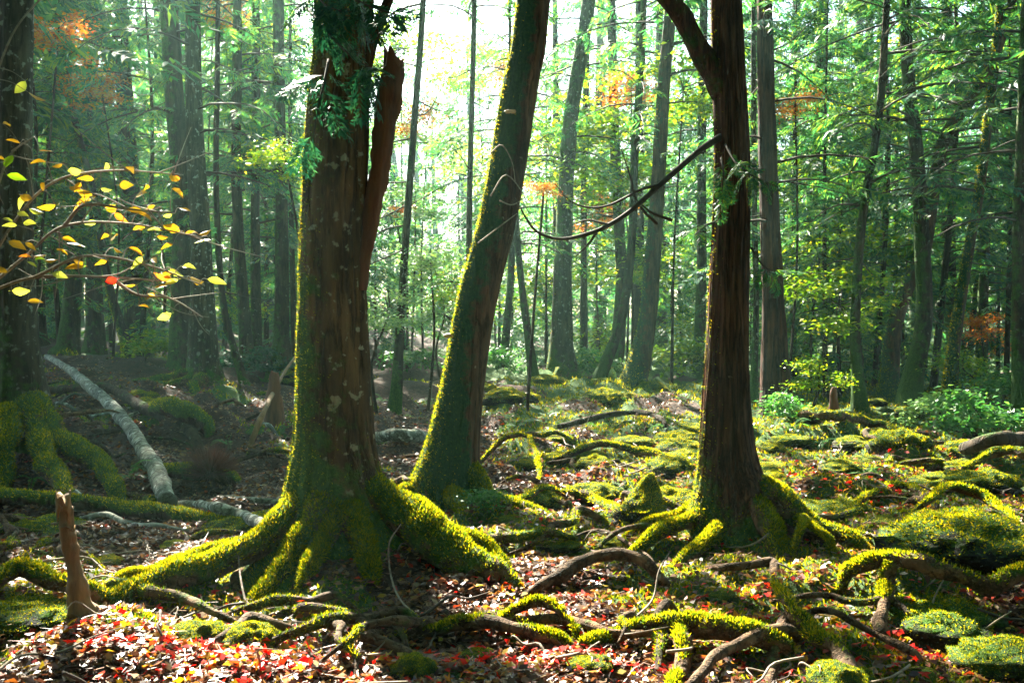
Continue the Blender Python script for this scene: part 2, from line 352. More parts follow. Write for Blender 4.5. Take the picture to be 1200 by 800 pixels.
# ------------------------------------------------------------------ foliage templates
def diamonds(items):
    """items: (origin, direction, length, width, normal) -> folded diamond leaflets"""
    V = []
    for (o, d, L, W, nn) in items:
        d = d/np.linalg.norm(d); s = np.cross(nn, d); s /= np.linalg.norm(s)+1e-9
        m = o+d*L*.45
        V += [o, m+s*W+nn*W*.25, o+d*L, m-s*W+nn*W*.25]
    return np.array(V)
def spray_template(rg, nb=7, sub=0, wk=1.0):
    it = []; up = np.array([0, 0, 1.])
    for i in range(nb):
        x = .08+.84*i/(nb-1)
        for sgn in (-1, 1):
            a = radians(rg.uniform(38, 58))*sgn; L = (.46*(1-.62*x))*rg.uniform(.75, 1.2)
            o = np.array([x, 0, -.18*x*x+rg.normal(0, .015)]); d = np.array([cos(a), sin(a), -.25+rg.normal(0, .12)])
            nn = up+rg.normal(0, .25, 3); nn /= np.linalg.norm(nn)
            it.append((o, d, L, .058*wk*rg.uniform(.8, 1.3), nn))
            if sub:
                for q in range(sub):
                    f = .3+.5*q/max(1, sub-1); a2 = a+radians(40)*(1 if q % 2 else -1)
                    it.append((o+d*L*f, np.array([cos(a2), sin(a2), -.3]), L*.42, .016, nn))
    it.append((np.array([.9, 0, -.15]), np.array([1, 0, -.3]), .22, .05, up))
    return diamonds(it)
SPR = [spray_template(rng, 9, 0, .62) for _ in range(6)]
SPRF = [spray_template(rng, 9, 1, .55) for _ in range(5)]
SPRN = [spray_template(rng, 11, 4, .5) for _ in range(4)]
def place(tpls, pos, dirs, size, rg, roll=.35):
    """instantiate templates (local +X along dirs) -> verts, quads"""
    pos, dirs = np.asarray(pos, float), np.asarray(dirs, float); n = len(pos)
    if n == 0: return np.zeros((0, 3)), np.zeros((0, 4), int)
    x = dirs/(np.linalg.norm(dirs, axis=1)[:, None]+1e-9)
    z = np.array([0, 0, 1.])+rg.normal(0, roll, (n, 3)); z = z-x*np.sum(z*x, 1)[:, None]; z /= np.linalg.norm(z, axis=1)[:, None]+1e-9
    y = np.cross(z, x); R = np.stack([x, y, z], 1)*np.asarray(size)[:, None, None]
    k = rg.integers(0, len(tpls), n); V = []; 
    for t in range(len(tpls)):
        s = k == t
        if s.any(): V.append((np.einsum('vi,nij->nvj', tpls[t], R[s])+pos[s][:, None]).reshape(-1, 3))
    V = np.vstack(V); return V, np.arange(len(V)).reshape(-1, 4)
def leaf_tpl(L=1.0, W=.3):
    return np.array([[0, 0, 0], [.4*L, W, .10], [L, 0, -.05], [.4*L, -W, .10]])
LEAF = [leaf_tpl(1, .28), leaf_tpl(1, .34), leaf_tpl(1, .24)]
def maple_verts(size=1.0):
    pts = []; lobes = [(-115, .55), (-62, .85), (0, 1.0), (62, .85), (115, .55)]
    ang = []
    for k, (a, r) in enumerate(lobes):
        ang += [(a-14, r*.55), (a, r), (a+14, r*.55)]
        if k < 4: ang.append(((a+lobes[k+1][0])/2, .28))
    v = [(0, 0, 0.02)]+[(r*sin(radians(a)), r*cos(radians(a)), -.12*r*r+(.08 if r > .9 else 0)) for a, r in ang]
    v.append((0, -.18, 0)); v = np.array(v)*size
    n = len(v); t = [(0, k+1, k) for k in range(1, n-1)]+[(0, 1, n-1)]
    return v, np.array(t)
# ------------------------------------------------------------------ crowns
def conifer_crown(axis_fn, z0, z1, lmax, nb, rg, size=(.3, .55), sprays=11, filt=None, tpl=None, droop=.45, stub=.0, limb_r=.022, boost=False):
    """branches up a trunk; axis_fn(z) -> xyz on the trunk; returns foliage mesh arrays and limb Acc"""
    pos, dirs = [], []; limbs = Acc()
    for b in range(nb):
        u = (b+rg.random())/nb; z = z0+(z1-z0)*u; o = axis_fn(z); a = rg.uniform(0, 2*pi)
        L = lmax*((1-u)**.75*.85+.18)*rg.uniform(.65, 1.15)*(1 if u > .12 else .8)
        d = np.array([cos(a), sin(a), 0]); s = np.linspace(0, 1, 6)
        kz = rg.uniform(.05, .3)
        pth = o+d*(s*L)[:, None]; pth[:, 2] += (kz*s-droop*s*s)*L+rg.normal(0, .02, 6)*L*s
        side = np.array([-d[1], d[0], 0]); pth = pth+side*(np.sin(s*rg.uniform(1, 3))*rg.normal(0, .12)*L)[:, None]
        ns = max(4, int(sprays*(.5+.5*L/lmax)))
        ss = rg.uniform(.22, 1.02, ns); ss[-1] = 1.0
        pp = np.stack([np.interp(ss, s, pth[:, c]) for c in range(3)], -1)
        sg = rg.choice([-1, 1], ns); sp = rg.uniform(.3, 1.3, ns)
        dd = d[None]+side[None]*(sg*sp)[:, None]; dd[:, 2] -= rg.uniform(.05, .7, ns)
        pp = pp+rg.normal(0, .05, pp.shape)
        if filt is not None: kk = filt(pp, rg); pp, dd = pp[kk], dd[kk]
        if len(pp) < 1: continue
        v, q, t = tube(pth, [limb_r*(.6+L*.2), limb_r*.55, limb_r*.18], 4, 7); limbs.add(v, q, t)
        pos.append(pp); dirs.append(dd)
    if not pos: return (np.zeros((0, 3)), np.zeros((0, 4), int)), limbs
    pos = np.vstack(pos); dirs = np.vstack(dirs)
    sz = rg.uniform(size[0], size[1], len(pos))
    if boost: sz = sz*np.where(pos[:, 2] > 1.5+.34*pos[:, 1], 1.9, 1.0)       # sprays above the view enlarged to cast more shade
    return place(tpl or SPR, pos, dirs, sz, rg), limbs
def canopy_filter(origin):
    def f(pos, rg):
        p = pos+origin; s = p[:, :2]+SH[None]*p[:, 2:3]
        m = sunmask(s[:, 0], s[:, 1]); keep = rg.random(len(p)) > m*.97
        vis = (p[:, 2] < CAMZ+.33*p[:, 1]) & (p[:, 1] > 12.5); keep = keep | (vis & (rg.random(len(p)) < .40+.25*(p[:, 0] > 2.5)+.25*(p[:, 0] < -3.5)))
        return keep
    return f
def layered_crown(rg, n, rad, zlo, zhi, leaf, layers=7, tpl=None, clump=.35):
    """broadleaf: flattish layers of small leaves round a short stem (local coords)"""
    pos = []; limbs = Acc()
    for k in range(layers):
        a = rg.uniform(0, 2*pi); r = rad*rg.uniform(.25, .85); z = rg.uniform(zlo, zhi)
        c = np.array([cos(a)*r, sin(a)*r, z]); m = n//layers
        q = rg.normal(0, 1, (m, 3))*np.array([clump*rad, clump*rad, .10*rad*rg.uniform(.5, 1.5)])+c
        q[:, 2] -= .18*((q[:, :2]-c[:2])**2).sum(1)/rad
        pos.append(q)
        b = np.array([0, 0, max(.05, z-rad*.6*rg.uniform(.5, 1))])
        v, qd, t = tube([b, (b+c)/2+rg.normal(0, .06*rad, 3), c], [.014, .009, .003], 4, 7); limbs.add(v, qd, t)
    pos = np.vstack(pos); d = rg.normal(0, 1, pos.shape); d[:, 2] *= .35; d[:, 2] -= .25
    return place(tpl or LEAF, pos, d, rg.uniform(leaf*.7, leaf*1.3, len(pos)), rg, .45), limbs
# ------------------------------------------------------------------ trunks
def extend(path, ztop):
    p = np.asarray(path, float); d = p[-1]-p[-2]; d = d/max(1e-6, d[2]); d[:2] *= .7
    n = max(1, int((ztop-p[-1][2])/2.5)); q = [p]
    last = p[-1]
    for k in range(n):
        d[:2] *= .75; last = last+d*((ztop-p[-1][2])/n); q.append(last[None])
    return np.vstack(q)
def trunk_mesh(path, radii, seg, rows, mat, rg, flare=(), ridge=.06, ridgek=9, moss=None, origin=(0, 0, 0), lump=.05, basez=0.0, gather=2.0):
    """swept trunk; flare: (angle, amount, height); rows gathered near the base"""
    path = np.asarray(path, float); fine = catmull(path, 400); rr = np.interp(np.linspace(0, 1, 400), np.linspace(0, 1, len(radii)), radii) if np.ndim(radii) == 1 else np.interp(fine[:, 2], [a for a, b in radii], [b for a, b in radii])
    u = np.linspace(0, 1, rows)**gather; pp = np.stack([np.interp(u, np.linspace(0, 1, 400), fine[:, c]) for c in range(3)], -1)
    r0 = np.interp(u, np.linspace(0, 1, 400), rr); t, N, B = frames(pp)
    th = np.linspace(0, 2*pi, seg, endpoint=False); r = np.repeat(r0[:, None], seg, 1)
    dirs = cos_sin(th, N, B); az = np.arctan2(dirs[..., 1], dirs[..., 0])
    z = np.clip(pp[:, 2]-basez, -.2, None)[:, None]
    for (a, amt, hh) in flare:
        c = np.clip(np.cos(az-a), 0, 1)**2.2; r = r+r0[:, None]*amt*c*np.exp(-z/hh)
    v = pp[:, None]+r[..., None]*dirs
    cy_ = np.stack([np.cos(az)*ridgek*.35, np.sin(az)*ridgek*.35, (v[..., 2])*.55], -1)
    rd = 1-np.abs(2*fbm(cy_*1.6+rg.random()*50, 3)-1)
    rd2 = 1-np.abs(2*noise(cy_*np.array([4.3, 4.3, 2.0])+9)-1)
    d = r*(ridge*(rd*2-1)*1.3+ridge*.45*(rd2*2-1)+lump*(2*fbm(v*2.2+3, 3)-1))
    v = v+d[..., None]*dirs
    flat = v.reshape(-1, 3); q = gridfaces(rows, seg)
    mv = np.zeros(len(flat)) if moss is None else moss(flat, dirs.reshape(-1, 3))
    top = pp[-1]+t[-1]*r0[-1]*.5; flat2 = np.vstack([flat, top]); j = np.arange(seg); k = (j+1) % seg
    tt = np.stack([j+(rows-1)*seg, k+(rows-1)*seg, np.full(seg, len(flat))], -1)
    me = mk('trunk', flat2-np.asarray(origin), [q, tt], [mat], True, {'moss': np.append(mv, 0)})
    return me, flat, q, mv
def fuzz(parent, v, q, w, n, rg, origin, l=(.008, .022), name='moss', wd=.22, up=.35):
    r = scatter_blades(v, q, w, n, l[0], l[1], wd, rg, up)
    if r is None: return
    return tag(obj(name, mk(name, r[0]-np.asarray(origin), r[1], [M['blade']]), parent), kind='stuff')
def root_part(parent, pts, rad, origin, rg, mossamt=.7, seg=10, n=3500, mat='root', lump=.2, squash=1.0, dens=None, name='root', wob=.5):
    v, q, t = tube(pts, rad, seg, max(14, len(pts)*7), lump, 5.0, rg.random()*50, squash=squash, wob=wob)
    c = v[:-2].reshape(-1, seg, 3).mean(1); rows = len(c)
    body = v[:rows*seg].reshape(rows, seg, 3); dz = (body-c[:, None])[..., 2]; rr = np.linalg.norm(body-c[:, None], axis=-1)+1e-6
    up = (dz/rr).reshape(-1); m = np.clip(mossamt*.9+.45*up*mossamt+.7*(fbm(v[:rows*seg]*3+7, 3)-.5), 0, 1)
    mv = np.append(m, [0, 0])
    o = obj(name, mk(name, v-np.asarray(origin), [q, t], [M[mat]], True, {'moss': mv}), parent)
    if n:
        wgt = np.append(np.clip(m-.42, 0, 1)*np.clip(up+.65, 0, 1), [0, 0])
        r = scatter_blades(v, q, wgt, n, .008, .028, .22, rg, .5)
        if r: tag(obj('moss', mk('moss', r[0]-np.asarray(origin), r[1], [M['blade']]), o), kind='stuff')
    return o
def gpath(pix, off=0.03, sink_last=True):
    """points on the ground under the given picture points, raised by off (or per-point 3rd value)"""
    out = []
    for k, p in enumerate(pix):
        g = G(p[0], p[1]); g[2] += p[2] if len(p) > 2 else off; out.append(g)
    if sink_last: out.append(out[-1]+(out[-1]-out[-2])*.25+np.array([0, 0, -.18]))
    return np.array(out)

# ------------------------------------------------------------------ hero trees
def RP(pts):
    """(picture x, distance, height above the ground) -> world points"""
    out = []
    for (px, d, r) in pts:
        x = (px-600)/FPX*d; out.append((x, d, H(x, d)+r))
    return np.array(out)
def axis_of(path, origin):
    q = catmull(path, 120)
    def f(z): return np.array([np.interp(z, q[:, 2], q[:, c]) for c in range(3)])-np.asarray(origin)*0
    return f
def moss_dir(amt, side=(-.8, .1), zfall=None, lo=.2):
    def f(v, d):
        s = d[:, 0]*side[0]+d[:, 1]*side[1]
        m = lo+amt*(.5+.5*s)+.55*(fbm(v*np.array([2.2, 2.2, .9]), 4)-.5)
        if zfall: m = m+.75*np.exp(-np.clip(v[:, 2], 0, None)/zfall)
        return np.clip(m, 0, 1)
    return f
def add_crown(root, path, z0, z1, lmax, nb, rg, filt=True, **kw):
    o = np.array(root.location)
    (v, q), limbs = conifer_crown(axis_of(path, o), z0, z1, lmax, nb, rg, filt=canopy_filter(np.zeros(3)) if filt else None, **kw)
    if len(v): obj('crown', mk('crown', v-o, q, [M['conif']]), root)
    if limbs.n: tag(obj('limbs', limbs.mesh('limbs', [M['twigd']], False, o), root), kind='stuff')
# --- A: the big mossy tree with the broken limb
rg = np.random.default_rng(11)
dA = TREE_A[1]; bz = H(*TREE_A); oA = np.array([TREE_A[0], TREE_A[1], bz])
tA = thing('mossy_tree', 'thick old mossy tree with spreading roots and a broken brown side limb', 'tree', oA)
pA = [(TREE_A[0], dA, bz-.35)]+[P(x, y, dA) for x, y in ((395, 600), (391, 450), (390, 300), (391, 200), (397, 100), (404, 0))]
pA = extend(pA, 13.5)
flA = [(radians(205), 1.0, .30), (radians(-28), .95, .30), (radians(245), .55, .22), (radians(275), .45, .2), (radians(300), .4, .2), (radians(100), .6, .3)]
me, v, q, mv = trunk_mesh(pA, [(-.4, .24), (.5, .212), (1.1, .2), (2.3, .172), (3.3, .163), (6, .16), (13.5, .03)], 112, 300, M['barkA'], rg, flA, .055, 12, moss_dir(.62, (-.6, .1), .5, .10), oA, .06, bz)
obj('trunk', me, tA)
side = np.clip(-(v[:, 0]-np.interp(v[:, 2], pA[:, 2], pA[:, 0]))*4, 0, 1)
fuzz(tA, v, q, (np.clip(mv-.35, 0, 1)+side*.7)*(v[:, 2] < 5.2), 42000, rg, oA)
for pts, rad in (([(380, 5.82, .40), (350, 5.66, .27), (300, 5.45, .13), (228, 5.2, .06), (165, 5.0, .03), (122, 4.85, 0), (95, 4.75, -.08)], [.12, .105, .085, .07, .055, .04, .02]),
                 ([(345, 5.75, .22), (300, 5.66, .12), (250, 5.62, .09), (205, 5.52, .05), (160, 5.45, .0), (140, 5.4, -.06)], [.09, .075, .06, .055, .04, .02]),
                 ([(382, 5.62, .30), (352, 5.42, .13), (325, 5.25, .05), (300, 5.08, .02), (285, 5.0, -.06)], [.09, .075, .06, .05, .03]),
                 ([(396, 5.58, .28), (380, 5.40, .12), (362, 5.22, .04), (350, 5.1, -.06)], [.075, .06, .05, .03]),
                 ([(408, 5.6, .28), (420, 5.42, .12), (430, 5.26, .03), (434, 5.15, -.06)], [.085, .075, .06, .04]),
                 ([(412, 5.82, .40), (440, 5.74, .31), (475, 5.63, .22), (515, 5.5, .15), (555, 5.38, .09), (590, 5.28, .03), (612, 5.2, -.08)], [.12, .125, .12, .115, .105, .08, .03]),
                 ([(500, 5.6, .16), (545, 5.75, .12), (572, 5.72, .11), (585, 5.6, .0), (588, 5.5, -.08)], [.06, .065, .07, .075, .05]),
                 ([(215, 5.22, .07), (190, 5.3, .05), (150, 5.25, .03), (120, 5.2, -.05)], [.04, .035, .03, .015])):
    root_part(tA, RP(pts), rad, oA, rg, .55, 16, 7500, lump=.17, wob=.4)
# broken limb: a split slab standing beside the trunk
a = tube([P(424, 340, dA-.06), P(431, 280, dA-.06), P(446, 190, dA-.04), P(455, 120, dA-.04), P(462, 66, dA-.02)], [.03, .042, .058, .072, .062], 20, 70, .38, 11)
vv = a[0].copy(); top = vv[:, 2] > P(0, 80, dA)[2]
vv[top, 2] += .2*(noise(vv[top]*24)-.5)
bl = obj('broken_limb', mk('broken_limb', vv-oA, [a[1], a[2]], [M['snag']], True), tA); bl['label'] = 'reddish brown split limb snapped off at its tip'
a = tube([P(416, 320, dA), P(422, 180, dA-.03), P(425, 100, dA-.03), P(438, 45, dA-.05), P(455, 0, dA-.1), P(475, -60, dA-.15)], [.05, .05, .045, .035, .03, .03], 12, 40, .2, 6)
obj('stem', mk('stem', a[0]-oA, [a[1], a[2]], [M['barkA']], True, {'moss': np.zeros(len(a[0]))}), tA)
def leafy_branch(parent, origin, px_pts, d, rg, n=16, size=(.16, .3), mat='conifd', rad=.008):
    pth = np.array([P(x, y, dd) for x, y, dd in px_pts]); v, q, t = tube(pth, [rad, rad*.7, rad*.3], 5, 16)
    s = rg.uniform(.15, 1, n); c = catmull(pth, 60); p = c[(s*59).astype(int)]; dr = (c[-1]-c[0])/np.linalg.norm(c[-1]-c[0])
    dd = dr[None]+rg.normal(0, .7, (n, 3)); dd[:, 2] -= .35
    sv, sq = place(SPRN, p, dd, rg.uniform(*size, n), rg, .5)
    b = obj('branch', mk('branch', v-origin, [q, t], [M['twigd']]), parent)
    obj('foliage', mk('foliage', sv-origin, sq, [M[mat]]), b); return b
for k, (pts, n) in enumerate(((((385, -35, 5.2), (410, -5, 4.9), (440, 10, 4.8), (475, 20, 4.75)), 12), (((360, 10, 5.3), (395, 50, 4.9), (425, 75, 4.8), (462, 88, 4.7)), 11),
                              (((385, 70, 5.35), (380, 95, 5.2), (372, 130, 5.1), (366, 170, 5.1)), 7), (((365, -20, 5.2), (380, 5, 5.0), (405, 15, 4.9)), 7))):
    leafy_branch(tA, oA, pts, 0, rg, n)
add_crown(tA, pA, 5.6, 13.5, 4.4, 84, rg, size=(.45, .8), sprays=12)
# --- B: the leaning mossy tree
rg = np.random.default_rng(12)
dB = TREE_B[1]; bz = H(*TREE_B); oB = np.array([TREE_B[0]-.06, dB, bz])
tB = thing('mossy_tree', 'leaning dark tree with thick moss and two small bracket fungi', 'tree', oB)
pB = extend([(oB[0]-.02, dB, bz-.35)]+[P(x, y, dB) for x, y in ((528, 560), (543, 450), (560, 350), (585, 250), (610, 100), (625, 0))], 13)
flB = [(radians(195), .95, .28), (radians(-35), .45, .2), (radians(265), .35, .2), (radians(60), .5, .3)]
me, v, q, mv = trunk_mesh(pB, [(-.4, .21), (.4, .18), (.95, .153), (2.3, .135), (3.9, .122), (7, .11), (13, .03)], 96, 260, M['barkB'], rg, flB, .05, 10, moss_dir(1.15, (-.9, -.05), .5, -.02), oB, .05, bz)
obj('trunk', me, tB)
side = np.clip(-(v[:, 0]-np.interp(v[:, 2], pB[:, 2], pB[:, 0]))*11-.85, 0, 1)+.8*np.exp(-np.clip(v[:, 2]-.1, 0, 9)/.15)*(v[:, 0] < -.4)  # blades limited to the left edge, shaping a bright rim and shaded front
fuzz(tB, v, q, (np.clip(mv-.35, 0, 1)*.07+side*.9)*(v[:, 2] < 5.0), 26000, rg, oB, (.008, .026))
for pts, rad in (([(520, 7.6, .24), (492, 7.5, .13), (465, 7.38, .04), (440, 7.25, -.08)], [.10, .085, .06, .03]),
                 ([(548, 7.55, .2), (572, 7.38, .09), (605, 7.15, .03), (640, 7.0, .0), (655, 6.95, -.08)], [.09, .075, .05, .04, .02]),
                 ([(530, 7.5, .16), (537, 7.3, .06), (545, 7.1, -.06)], [.08, .07, .04])):
    root_part(tB, RP(pts), rad, oB, rg, .75, 12, 5000)
def bracket(parent, origin, p, outv, r):
    n = 14; th = np.linspace(-pi/2, pi/2, n); outv = outv/np.linalg.norm(outv); sd = np.cross([0, 0, 1.], outv); sd /= np.linalg.norm(sd)
    rim = p+outv*(np.cos(th)*r)[:, None]+sd*(np.sin(th)*r)[:, None]
    rim[:, 2] += .006*np.sin(th*7)
    V = np.vstack([rim+[0, 0, .004], rim*.15+p*.85+[0, 0, .35*r], rim*.8+p*.2-[0, 0, .25*r], rim*.15+p*.85-[0, 0, .3*r]])
    Q = []
    for a_, b_ in ((1, 0), (0, 2), (2, 3)):
        for i_ in range(n-1): Q.append((a_*n+i_, a_*n+i_+1, b_*n+i_+1, b_*n+i_))
    obj('bracket_fungus', mk('bracket_fungus', V-origin, np.array(Q), [M['fung']], True), parent)
bracket(tB, oB, P(598, 131, dB-.15), np.array([-.15, -1, 0]), .045)
bracket(tB, oB, P(527, 393, dB-.10), np.array([-.8, -.6, 0]), .05)
for pts in (((575, 230), (592, 205), (610, 222), (618, 240)), ((560, 285), (590, 262), (606, 250)), ((575, 180), (588, 170), (600, 190), (604, 215)), ((585, 235), (600, 240), (615, 232))):
    a = tube([P(x, y, dB-.3) for x, y in pts], [.006, .003], 4, 12); obj('twig', mk('twig', a[0]-oB, [a[1], a[2]], [M['twig']]), tB)
add_crown(tB, pB, 5.8, 13, 4.2, 80, rg, size=(.45, .8), sprays=12)
# --- C: the reddish cedar
rg = np.random.default_rng(13)
dC = TREE_C[1]; bz = H(*TREE_C); oC = np.array([TREE_C[0], dC, bz])
tC = thing('cedar_tree', 'reddish cedar with fibrous bark, a flared mossy foot and a drooping dead branch', 'tree', oC)
pC = extend([(TREE_C[0], dC, bz-.35)]+[P(x, y, dC) for x, y in ((850, 560), (852, 400), (858, 200), (851, 0))], 14)
flC = [(radians(-20), 1.5, .26), (radians(195), .9, .24), (radians(250), .6, .22), (radians(300), .9, .24), (radians(80), .6, .3)]
me, v, q, mv = trunk_mesh(pC, [(-.4, .165), (.5, .142), (1.3, .121), (2.4, .102), (3.5, .090), (7, .08), (14, .02)], 120, 280, M['cedar'], rg, flC, .085, 20, moss_dir(.42, (-1, .1), .33, -.14), oC, .04, bz)
obj('trunk', me, tC)
side = np.clip(-(v[:, 0]-np.interp(v[:, 2], pC[:, 2], pC[:, 0]))*6-.25, 0, 1)
fuzz(tC, v, q, np.clip(mv-.4, 0, 1)*(v[:, 2] < 1.2)*2+side*.35*(v[:, 2] < 4.5), 26000, rg, oC)
for pts, rad in (([(866, 6.33, .28), (905, 6.2, .17), (950, 6.03, .08), (1000, 5.85, .03), (1025, 5.8, -.08)], [.11, .10, .075, .05, .03]),
                 ([(838, 6.3, .22), (808, 6.17, .10), (770, 6.0, .05), (738, 5.9, .03), (715, 5.85, -.05)], [.06, .05, .04, .032, .02]),
                 ([(835, 6.4, .22), (800, 6.4, .12), (760, 6.35, .06), (730, 6.3, -.02)], [.055, .045, .035, .02]),
                 ([(850, 6.25, .14), (838, 6.0, .06), (805, 5.75, .04), (775, 5.6, -.05)], [.06, .05, .035, .02]),
                 ([(868, 6.28, .2), (895, 6.05, .09), (912, 5.8, .0), (920, 5.65, -.08)], [.09, .08, .06, .04]),
                 ([(935, 6.1, .12), (945, 5.85, .16), (938, 5.7, .1), (930, 5.6, -.05)], [.03, .025, .02, .015]),
                 ([(948, 6.0, .12), (962, 5.8, .12), (975, 5.65, .05), (980, 5.55, -.06)], [.03, .025, .02, .012])):
    root_part(tC, RP(pts), rad, oC, rg, .5, 12, 4500)
def limb(parent, origin, pts, d, rad, mat, mossv=0.0, name='branch', seg=8, lump=.2):
    a = tube([P(p[0], p[1], p[2] if len(p) > 2 else d) for p in pts], rad, seg, len(pts)*7, lump, 7)
    return obj(name, mk(name, a[0]-origin, [a[1], a[2]], [M[mat]], True, {'moss': np.full(len(a[0]), mossv)}), parent)
lb = limb(tC, oC, [(848, 110), (835, 85), (815, 50), (795, 15), (770, -15), (745, -50), (700, -90)], dC, [.085, .08, .07, .065, .055, .045, .03], 'cedar', .45, seg=12); lb['label'] = 'thick mossy limb curving up and away'
dd = limb(tC, oC, [(845, 160, 6.3), (818, 178, 6.2), (772, 218, 6.0), (735, 250, 5.9), (700, 270, 5.8), (660, 280, 5.7), (632, 273, 5.65), (618, 258, 5.6), (604, 232, 5.6)], 0, [.022, .018, .014, .011, .007, .004], 'twigd', 0, 'dead_branch'); dd['label'] = 'long bare dead branch drooping in an arc'
for pts in ([(775, 216, 6.0), (752, 222, 5.95), (715, 240, 5.9), (690, 243, 5.9), (668, 235, 5.85), (650, 215, 5.8)], [(770, 262, 6.1), (755, 248, 6.0), (745, 232, 5.95), (738, 205, 5.9), (728, 175, 5.9)], [(788, 258, 6.0), (765, 250, 6.0), (748, 236, 5.95)], [(700, 270, 5.8), (690, 285, 5.8), (675, 300, 5.75)], [(735, 250, 5.9), (715, 262, 5.85), (690, 258, 5.8), (672, 262, 5.8)]):
    limb(dd, oC, pts, 0, [.010, .007, .003], 'twigd', 0, 'twig', 5)
for pts, n in ((((850, 170, 6.2), (862, 190, 6.0), (880, 205, 5.9), (902, 215, 5.85)), 12), (((845, 185, 6.2), (848, 205, 6.0), (846, 225, 5.9)), 8), (((880, 290, 6.3), (895, 312, 6.2), (910, 318, 6.2)), 5), (((838, 260, 6.2), (825, 265, 6.1), (815, 275, 6.0)), 4)):
    leafy_branch(tC, oC, pts, 0, rg, n, (.10, .2), 'conif')
add_crown(tC, pC, 5.2, 14, 4.2, 84, rg, size=(.4, .75), sprays=12)
# ------------------------------------------------------------------ the other trees one can tell apart
def wood_tree(name, label, cat, pix, d, w0, w1, mat, seed, group=None, ztop=None, z0=3.0, lmax=2.2, nb=26, moss=.38, seg=20, rows=70, flare=.5, crown=True, dead=3, filt=True, mossz=.5, roots=0):
    rg = np.random.default_rng(seed); x0 = (pix[0][0]-600)/FPX*d; bz = H(x0, d); o = np.array([x0, d, bz])
    t = thing(name, label, cat, o, group); ztop = ztop or rg.uniform(11.5, 16)
    pts = [(x0, d, bz-.3), (x0, d, bz+.08)]
    for (x, y) in pix[1:]: 
        p = P(x, y, d)
        if p[2] > pts[-1][2]+.2: pts.append(p)
    pth = extend(pts, ztop); k = d/FPX/2
    rad = np.interp(pth[:, 2], [bz-.3, bz+.35, bz+1.5, P(0, 0, d)[2], ztop], [w0*k*1.0, w0*k*.84, (.42*w0+.38*w1)*k, w1*k*.82, w1*k*.22])
    fl = [(rg.uniform(0, 2*pi), flare*rg.uniform(.5, 1.2), rg.uniform(.15, .35)) for _ in range(4)]
    me, v, q, mv = trunk_mesh(pth, list(zip(pth[:, 2], rad)), seg, rows, M[mat], rg, fl, .06, 10, moss_dir(moss, (-.9, 0), mossz, .1 if moss > .3 else -.05), o, .08, bz, 1.5)
    obj('trunk', me, t)
    if moss >= .42 and d < 25: fuzz(t, v, q, np.clip(mv-.4, 0, 1)*(v[:, 2] < 6), 7000, rg, o, (.012, .04), wd=.25)
    for r in range(roots):
        a = rg.uniform(pi*1.0, 2*pi); L = rg.uniform(.8, 1.6); pp = []
        for s in np.linspace(0, 1, 5):
            xx = x0+cos(a+rg.normal(0, .15))*L*s; yy = d+sin(a)*L*s; pp.append((xx, yy, H(xx, yy)+.22*(1-s)**2-.04*s))
        root_part(t, np.array(pp), [w0*k*.6, w0*k*.4, w0*k*.25, .02], o, rg, .55, 8, 1200)
    for b in range(dead):
        z = rg.uniform(1.6, P(0, 60, d)[2]); f = axis_of(pth, o); s = f(z); a = rg.uniform(0, 2*pi); L = rg.uniform(.5, 1.6)
        e = s+np.array([cos(a), sin(a)*.5, rg.uniform(-.3, .35)])*L; m_ = (s+e)/2+np.array([0, 0, rg.uniform(-.15, .1)])*L
        tb = tube([s, m_, e], [.014, .009, .003], 5, 10, .1); obj('dead_branch', mk('dead_branch', tb[0]-o, [tb[1], tb[2]], [M['twigd']]), t)
    if crown: add_crown(t, pth, max(z0 if z0 >= 5 else min(z0, .2*d), bz+1.8), ztop, lmax*1.3, int(nb*1.25), rg, filt, boost=True, size=(.28, .55), sprays=13, tpl=SPRF if d < 17.5 else SPR)
    return t
T = wood_tree
L1 = T('lichen_tree', 'grey lichen-blotched tree with buttress roots at the wood edge by the pale log', 'tree', [(28, 520), (22, 400), (17, 250), (18, 100), (20, 0)], 9.0, 52, 40, 'barkL', 21, z0=5.5, moss=.32, seg=56, rows=140, flare=.9, mossz=.6)
oL = np.array(L1.location); rg = np.random.default_rng(77)
for pts, rad in (([(35, 8.95, .45), (62, 8.7, .28), (95, 8.5, .14), (122, 8.35, .09), (132, 8.1, .05), (140, 7.95, -.06)], [.14, .11, .095, .085, .07, .04]),
                 ([(28, 8.9, .4), (45, 8.5, .22), (62, 8.15, .1), (75, 7.9, .03), (85, 7.8, -.08)], [.13, .1, .09, .07, .03]),
                 ([(15, 8.9, .4), (8, 8.5, .2), (2, 8.2, .04), (0, 8.0, -.06)], [.12, .1, .07, .04])):
    root_part(L1, RP(pts), rad, oL, rg, .55, 12, 5000)
T('cypress_tree', 'slim straight dark cypress behind the yellow-leaved sapling', 'tree', [(80, 412), (92, 250), (103, 100), (106, 0)], 21, 24, 14, 'bark', 22, z0=4.5)
T('cypress_tree', 'dark trunk mossy at the foot beside the slim straight cypress', 'tree', [(112, 415), (110, 300), (118, 180), (135, 60), (140, 0)], 23, 25, 12, 'bark', 23, moss=.35)
T('young_tree', 'thin mossy stem leaning left behind the yellow-leaved sapling', 'tree', [(150, 418), (128, 335), (110, 230), (85, 130), (70, 40)], 19, 12, 8, 'bark', 24, ztop=8.5, crown=False, moss=.5)
T('cypress_tree', 'dark trunk just behind the lichen-blotched tree', 'tree', [(45, 405), (45, 200), (42, 100), (40, 0)], 25, 16, 12, 'bark', 25)
T('cypress_tree', 'straight dark brown trunk left of its mossy-footed twin', 'tree', [(212, 415), (214, 250), (205, 120), (198, 0)], 17, 30, 24, 'bark', 26, z0=4.2)
